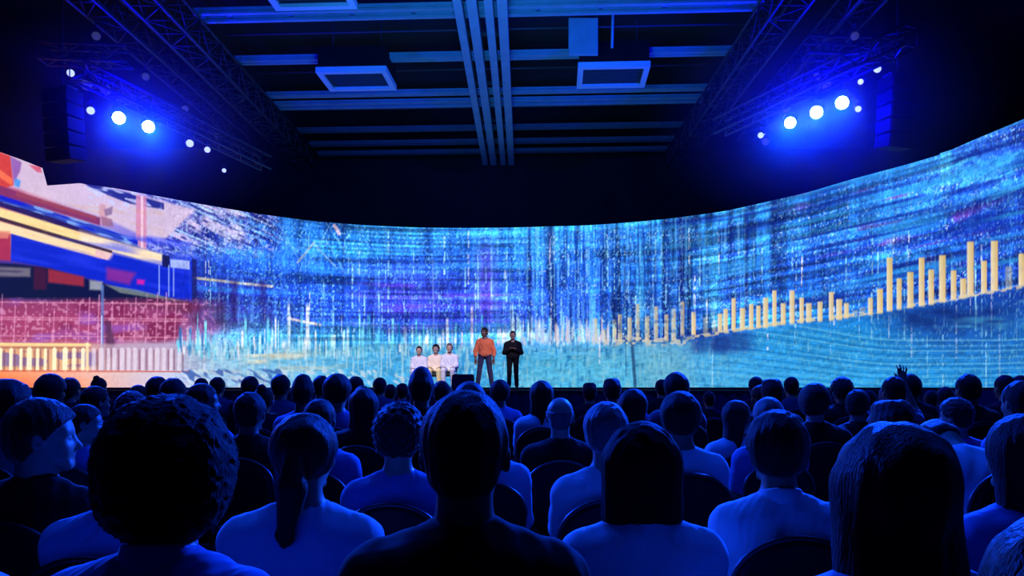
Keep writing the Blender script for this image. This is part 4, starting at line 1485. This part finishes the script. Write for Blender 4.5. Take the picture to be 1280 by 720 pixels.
# the central double track that runs towards the screen
tr = empty('ceiling_track', (0, 0, 0))
props(tr, 'central overhead track of four parallel steel rails running to the screen', 'track')
for x0, w in ((-1.22, .17), (-.95, .20), (-.60, .17), (-.34, .20)):
    o = MB()
    x0 -= .20
    o.box((x0, 9, ZB - .34), (x0 + w, 25.5, ZB - .30)).box((x0, 9, ZB - .30), (x0 + .03, 25.5, ZB - .08)).box((x0 + w - .03, 9, ZB - .30), (x0 + w, 25.5, ZB - .08))
    o.build('rail', BEAM, tr)
for y in (11.2, 13.9, 16.6, 19.3, 22.0, 24.7):
    MB().box((-1.40, y, ZB - .075), (-.36, y + .10, ZB - .01)).build('crosspiece', BEAM_D, tr)


def vent(cx, cy, w, dd, z, label):
    v = empty('ceiling_vent', (cx, cy, z), SKEW)
    props(v, label, 'vent', None)
    o = MB()
    t = .13
    for lo, hi in (((-w / 2, -dd / 2, 0), (w / 2, -dd / 2 + t  , .13)), ((-w / 2, dd / 2 - t, 0), (w / 2, dd / 2  , .13)),
                   ((-w / 2, -dd / 2 + t, 0), (-w / 2 + t, dd / 2 - t  , .13)), ((w / 2 - t, -dd / 2 + t, 0), (w / 2, dd / 2 - t  , .13))):
        o.box(lo, hi)
    o.build('frame', VENT_F, v)
    g = MB()
    n = 9
    for k in range(n):
        y = -dd / 2 + t + (dd - 2 * t) * (k + .5) / n
        g.box((-w / 2 + t, y - .012, .05), (w / 2 - t, y + .012, .10))
    g.build('louvre', BEAM_D, v)
    MB().box((-w / 2 + .04, -dd / 2 + .04, .135), (w / 2 - .02, dd / 2 - .02, .62)).build('duct_box', BLACK_P, v)
    for sx in (-1, 1):
        MB().tube([(sx * w * .35, 0, .62), (sx * w * .35, 0, 10.28 - z)], .02, 6).build('hanger', BEAM_D, v)


vent(X_at(765, 18.1), 18.05, 1.70, 1.25, EYE + 7.55, 'square hanging ceiling vent with pale rim, right of the central track')
vent(X_at(446, 18.1), 18.15, 1.70, 1.15, EYE + 7.50, 'square hanging ceiling vent with pale rim, left of the central track')
vent(X_at(385, 14.3), 14.15, 1.65, 1.3, EYE + 7.55, 'square hanging ceiling vent cut off by the top edge of the photo')

hp = empty('hanging_board', (X_at(729, 16.6), 16.6, EYE + 7.3))
props(hp, 'small flat blue-lit panel hanging from the beams right of the central track', 'panel')
MB().box((-.33, -.04, .15), (.33, .04, .98), bev=.015).build('board', BEAM, hp)
for sx in (-1, 1):
    MB().tube([(sx * .3, 0, .98), (sx * .3, 0, 10.28 - EYE - 7.3)], .015, 6).build('hanger', BEAM_D, hp)
rd = MB().tube([(X_at(767, 16.6), 16.6, 10.28), (X_at(765, 16.6), 16.6, EYE + 7.62)], .03, 8).build('hanging_rod', BEAM, smooth=True)
props(rd, 'thin steel rod hanging beside the small blue panel', 'rod')


# ------------------------------------------------------------------ lighting trusses along both sides
def truss(name, a, b, wid, label, step=.55):
    a, b = Vector(a), Vector(b)
    r = empty(name, a)
    props(r, label, 'truss')
    d = b - a
    u = d.normalized()
    side = u.cross(Vector((0, 0, 1))).normalized() * wid / 2
    up = Vector((0, 0, wid / 2))
    ch = [side + up, -side + up, -side - up, side - up]
    for c in ch:
        MB().tube([c, d + c], .032, 8).build('chord', TRUSS, r, True)
    n = int(d.length / step)
    L = MB()
    for i in range(n):
        p, q = d * (i / n), d * ((i + 1) / n)
        for k in range(4):
            c0, c1 = ch[k], ch[(k + 1) % 4]
            if (i + k) % 2:
                c0, c1 = c1, c0
            L.tube([p + c0, q + c1], .014, 5)
            L.tube([p + ch[k], p + ch[(k + 1) % 4]], .012, 5)
    L.build('lattice', TRUSS, r, True)
    return r


truss('lighting_truss', (-7.25, 8, 8.92), (-7.35, 25, 8.92), .6, 'long dim truss along the left side of the ceiling, nearer the centre')
truss('lighting_truss', (-8.5, 8, 8.9), (-8.4, 22, 8.9), .5, 'long dim truss outside the other one on the left')
truss('lighting_truss', (5.25, 8, 8.92), (5.1, 25, 8.92), .6, 'long dim truss along the right side of the ceiling, nearer the centre')
truss('lighting_truss', (6.7, 8, 8.9), (6.6, 22, 8.9), .5, 'long dim truss outside the other one on the right')


def lamp_truss(pts, label):
    return truss('lighting_truss', pts[0], pts[1], .34, label, .42)


LZ = EYE + 5.5


def at(px, py, H=5.5):
    d = F * H / (484 - py)
    return Vector((X_at(px, d), d, EYE + H))


def make_lamp():
    r = empty('stage_spotlight')
    # the beam leaves along -Y (towards the audience), the yoke hangs from +Z
    M = Matrix.Rotation(PI / 2, 4, 'X')
    h = MB()
    h.lathe([(.085, -.26), (.12, -.24), (.125, -.06), (.14, -.02), (.155, .05), (.165, .12), (.150, .12), (.148, .06)], 20, M)
    h.build('housing', BLACK_P, r, True)
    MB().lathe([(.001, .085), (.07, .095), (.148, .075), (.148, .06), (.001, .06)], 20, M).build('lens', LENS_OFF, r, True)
    y = MB()
    y.tube([(-.175, .06, 0), (-.185, .06, .14), (-.12, .06, .26), (0, .06, .28), (.12, .06, .26), (.185, .06, .14), (.175, .06, 0)], .014, 6)
    y.tube([(-.12, .06, 0), (-.18, .06, 0)], .02, 8).tube([(.12, .06, 0), (.18, .06, 0)], .02, 8)
    y.build('yoke', BEAM_D, r, True)
    MB().tube([(0, .06, .28), (0, .06, .36)], .02, 8).box((-.05, .02, .34), (.05, .10, .42), bev=.012).build('clamp', BEAM_D, r, True)
    return r


LAMP = make_lamp()
lamp_used = [False]
HOT = []


def lamp(p, size, power, label, group=None):
    if lamp_used[0]:
        o = copy_tree(LAMP)
    else:
        o, lamp_used[0] = LAMP, True
    o.location = p
    o.scale = (size,) * 3
    aim = Vector((0, 3.2, 1.0)) - Vector(p)
    o.rotation_euler = (Vector((0, 0, 0)) - Vector((aim.x, aim.y, 0))).to_track_quat('Y', 'Z').to_euler()
    hz = math.atan2(aim.z, math.hypot(aim.x, aim.y))
    o.rotation_euler = (hz * -1 * -1 if False else -hz, 0, math.atan2(-aim.x, aim.y) + PI)
    for ch in o.children:
        if ch.name.split('.')[0] == 'lens':
            ch.material_slots[0].link = 'OBJECT'
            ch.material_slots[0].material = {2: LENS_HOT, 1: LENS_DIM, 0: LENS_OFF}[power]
            if power == 2:
                ch['label'] = 'glaring white lens'
    props(o, label, 'stage light', group)
    if power == 2:
        HOT.append(Vector(p))
    return o


lamp_truss(((-8.62, 14.25, LZ + .62), (-7.05, 20.2, LZ + .62)), 'short truss that carries the glowing lamps on the left')
lamp_truss(((-10.1, 15.5, EYE + 7.0), (-8.3, 15.55, EYE + 6.95)), 'short high truss with faint lamps at far left')
lamp_truss(((5.8, 15.25, EYE + 7.0), (7.8, 15.35, EYE + 7.0)), 'short high truss with faint lamps at far right')
lamp_truss(((6.75, 12.9, LZ + .62), (4.6, 17.4, LZ + .62)), 'short truss that carries the glowing lamps on the right')
lamp(at(148, 147), .8, 2, 'left one of the two glaring blue-white lamps on the left')
lamp(at(185, 158), .8, 2, 'right one of the two glaring blue-white lamps on the left')
for px, py, s, lab in ((113, 138, .5, 'small dim lamp just left of the left glaring pair'), (237, 179, .55, 'small dim lamp right of the left glaring pair'),
                       (259, 187, .45, 'second small dim lamp right of the left glaring pair'), (280, 213, .35, 'lowest and farthest small lamp on the left')):
    lamp(at(px, py), s, 1, lab)
lamp(at(88, 91, 6.6), .5, 1, 'small bluish lamp up at far left')
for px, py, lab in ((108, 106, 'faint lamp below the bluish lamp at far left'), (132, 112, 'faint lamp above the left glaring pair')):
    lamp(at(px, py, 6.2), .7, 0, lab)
lamp(at(988, 153), .75, 2, 'leftmost of the three glaring blue-white lamps on the right')
lamp(at(1021, 140), .8, 2, 'middle one of the three glaring blue-white lamps on the right')
lamp(at(1053, 128), .8, 2, 'rightmost of the three glaring blue-white lamps on the right')
for px, py, s, H, lab in ((951, 169, .42, 5.5, 'small dim lamp left of the right glaring trio'), (1073, 136, .38, 5.2, 'small dim lamp just right of the right glaring trio'),
                          (1076, 102, .38, 6.3, 'small dim lamp above the right glaring trio'), (1097, 86, .5, 6.6, 'small bluish lamp up at far right')):
    lamp(at(px, py, H), s, 1, lab)
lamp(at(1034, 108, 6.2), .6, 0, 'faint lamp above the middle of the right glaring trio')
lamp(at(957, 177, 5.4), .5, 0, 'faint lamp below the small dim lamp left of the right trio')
free2 = random.Random(4)
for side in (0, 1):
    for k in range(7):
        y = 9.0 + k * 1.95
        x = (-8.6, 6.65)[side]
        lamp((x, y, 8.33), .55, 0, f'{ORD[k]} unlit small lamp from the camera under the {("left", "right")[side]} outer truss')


# hanging line-array loudspeakers
def line_array(x, y, zt, rz, label):
    r = empty('line_array_speaker', (x, y, zt), rz)
    props(r, label, 'speaker')
    for k in range(5):
        a = .04 * k * k * .5
        M = Matrix.Translation((0, .05 * k * .3, -.27 * k)) @ Matrix.Rotation(a * .5, 4, 'X')
        MB().box((-.30, -.20, -.25), (.30, .20, 0), M, bev=.02).build('cabinet', BLACK_P, r)
        MB().box((-.28, -.212, -.235), (.28, -.203, -.015), M).build('grille', MATS['speaker_grille'], r)
    MB().box((-.25, -.12, .02), (.25, .12, .06)).tube([(0, 0, .06), (0, 0, 10.28 - zt)], .012, 6).build('hanger', BEAM_D, r)


line_array(X_at(78, 14.2), 14.2, Z_at(114, 14.2), -.3, 'dim column of stacked loudspeakers hanging at far left')
line_array(X_at(1122, 14.2), 14.2, Z_at(98, 14.2), .3, 'dim column of stacked loudspeakers hanging at far right')

# ------------------------------------------------------------------ light
def light(name, kind, loc, energy, col, target=None, **kw):
    d = bpy.data.lights.new(name, kind)
    d.energy, d.color = energy, col
    for k, v in kw.items():
        setattr(d, k, v)
    o = bpy.data.objects.new(name, d)
    C.objects.link(o)
    o.location = loc
    if target is not None:
        o.rotation_euler = (Vector(target) - Vector(loc)).to_track_quat('-Z', 'Y').to_euler()
    return o


BLUE = (.003, .062, 1.0)
for p in HOT:                              # the five glaring lamps, towards the audience
    tgt = Vector((p.x * .12, 3.5, 1.0))
    q = Vector(p) + (tgt - Vector(p)).normalized() * .22
    light('lamp_beam', 'SPOT', q, 8000, BLUE, tgt, spot_size=math.radians(42), spot_blend=.9, shadow_soft_size=.12)
    light('lamp_glow', 'POINT', q, 620, (.0, .0, 1.0), None, shadow_soft_size=.1)
# added blue fill above the audience, unseen, for lit shoulders and head rims
for x, y, e in ((-4.2, 7.6, 290), (4.2, 7.6, 290), (0, 7.2, 290), (0, 1.6, 12)):
    light('added_audience_fill', 'AREA', (x, y, 8.6), e, BLUE, (x * .8, y - 1.4, 0), shape='RECTANGLE', size=2.4, size_y=1.2)
# added weak blue fill for the backs, no fixture stands there
light('added_rear_fill', 'AREA', (0, -4.5, 7.5), 4, (.01, .05, 1.0), (0, 4, 1), shape='RECTANGLE', size=8, size_y=2)
# added unseen uplight that brightens the ceiling steel
light('added_ceiling_fill', 'SPOT', (-.8, 9.5, 4.6), 2600, (.025, .28, 1.0), (-.9, 15.2, 9.6), spot_size=math.radians(95), spot_blend=1., shadow_soft_size=1.2)
# white key light on the presenters
light('stage_key', 'SPOT', (-2.5, 11.5, 8.6), 5600, (1.0, .84, .62), (X_at(545, 20.5), 20.2, 1.9), spot_size=math.radians(9.5), spot_blend=.35, shadow_soft_size=.15)
light('stage_key', 'SPOT', (2.0, 11.5, 8.6), 4200, (1.0, .80, .6), (X_at(612, 20.5), 20.6, 2.2), spot_size=math.radians(9), spot_blend=.5, shadow_soft_size=.15)

# ------------------------------------------------------------------ haze hanging round the two lamp groups
hz = bpy.data.materials.new('haze')
hz.use_nodes = True
nt = hz.node_tree
nt.nodes.remove(nt.nodes['Principled BSDF'])
vsn = nt.nodes.new('ShaderNodeVolumeScatter')
vsn.inputs['Color'].default_value = (.9, .95, 1, 1)
tcn = nt.nodes.new('ShaderNodeTexCoord')
mpn = nt.nodes.new('ShaderNodeVectorMath')
mpn.operation = 'LENGTH'
mul = nt.nodes.new('ShaderNodeMapRange')
mul.interpolation_type = 'SMOOTHSTEP'
for k_, v_ in (('From Min', 0.), ('From Max', 1.), ('To Min', .030), ('To Max', 0.)):
    mul.inputs[k_].default_value = v_
nt.links.new(tcn.outputs['Object'], mpn.inputs[0])
nt.links.new(mpn.outputs['Value'], mul.inputs['Value'])
nt.links.new(mul.outputs['Result'], vsn.inputs['Density'])
vsn.inputs['Anisotropy'].default_value = .2
nt.links.new(vsn.outputs['Volume'], nt.nodes['Material Output'].inputs['Volume'])
for ctr, rad, lab in ((at(172, 152) + Vector((0, -.3, -.2)), (3.8, 3.0, 2.4), 'blue haze glowing round the left pair of lamps'),
                      (at(1021, 140) + Vector((0, -.3, -.2)), (3.8, 3.0, 2.4), 'blue haze glowing round the right trio of lamps')):
    m = MB()
    n, k = 32, 16
    prof = [(max(.002, math.sin(PI * i / k)), -math.cos(PI * i / k)) for i in range(k + 1)]
    m.lathe(prof, n)
    o = m.build('haze', hz, smooth=True)
    o.location = ctr
    o.scale = rad
    props(o, lab, 'haze', 'lamp haze', 'stuff')

w = bpy.data.worlds.new('hall_air')
w.use_nodes = True
w.node_tree.nodes['Background'].inputs['Color'].default_value = (.0006, .001, .006, 1)
w.node_tree.nodes['Background'].inputs['Strength'].default_value = 1.
bpy.context.scene.world = w
sc = bpy.context.scene
sc.view_settings.view_transform = 'Standard'
sc.view_settings.look = 'None'
sc.view_settings.exposure = 0
sc.view_settings.gamma = 1
sc.cycles.use_denoising = True
sc.cycles.max_bounces = 5
sc.cycles.diffuse_bounces = 2
sc.cycles.glossy_bounces = 2
sc.cycles.volume_bounces = 0
sc.cycles.sample_clamp_indirect = 3
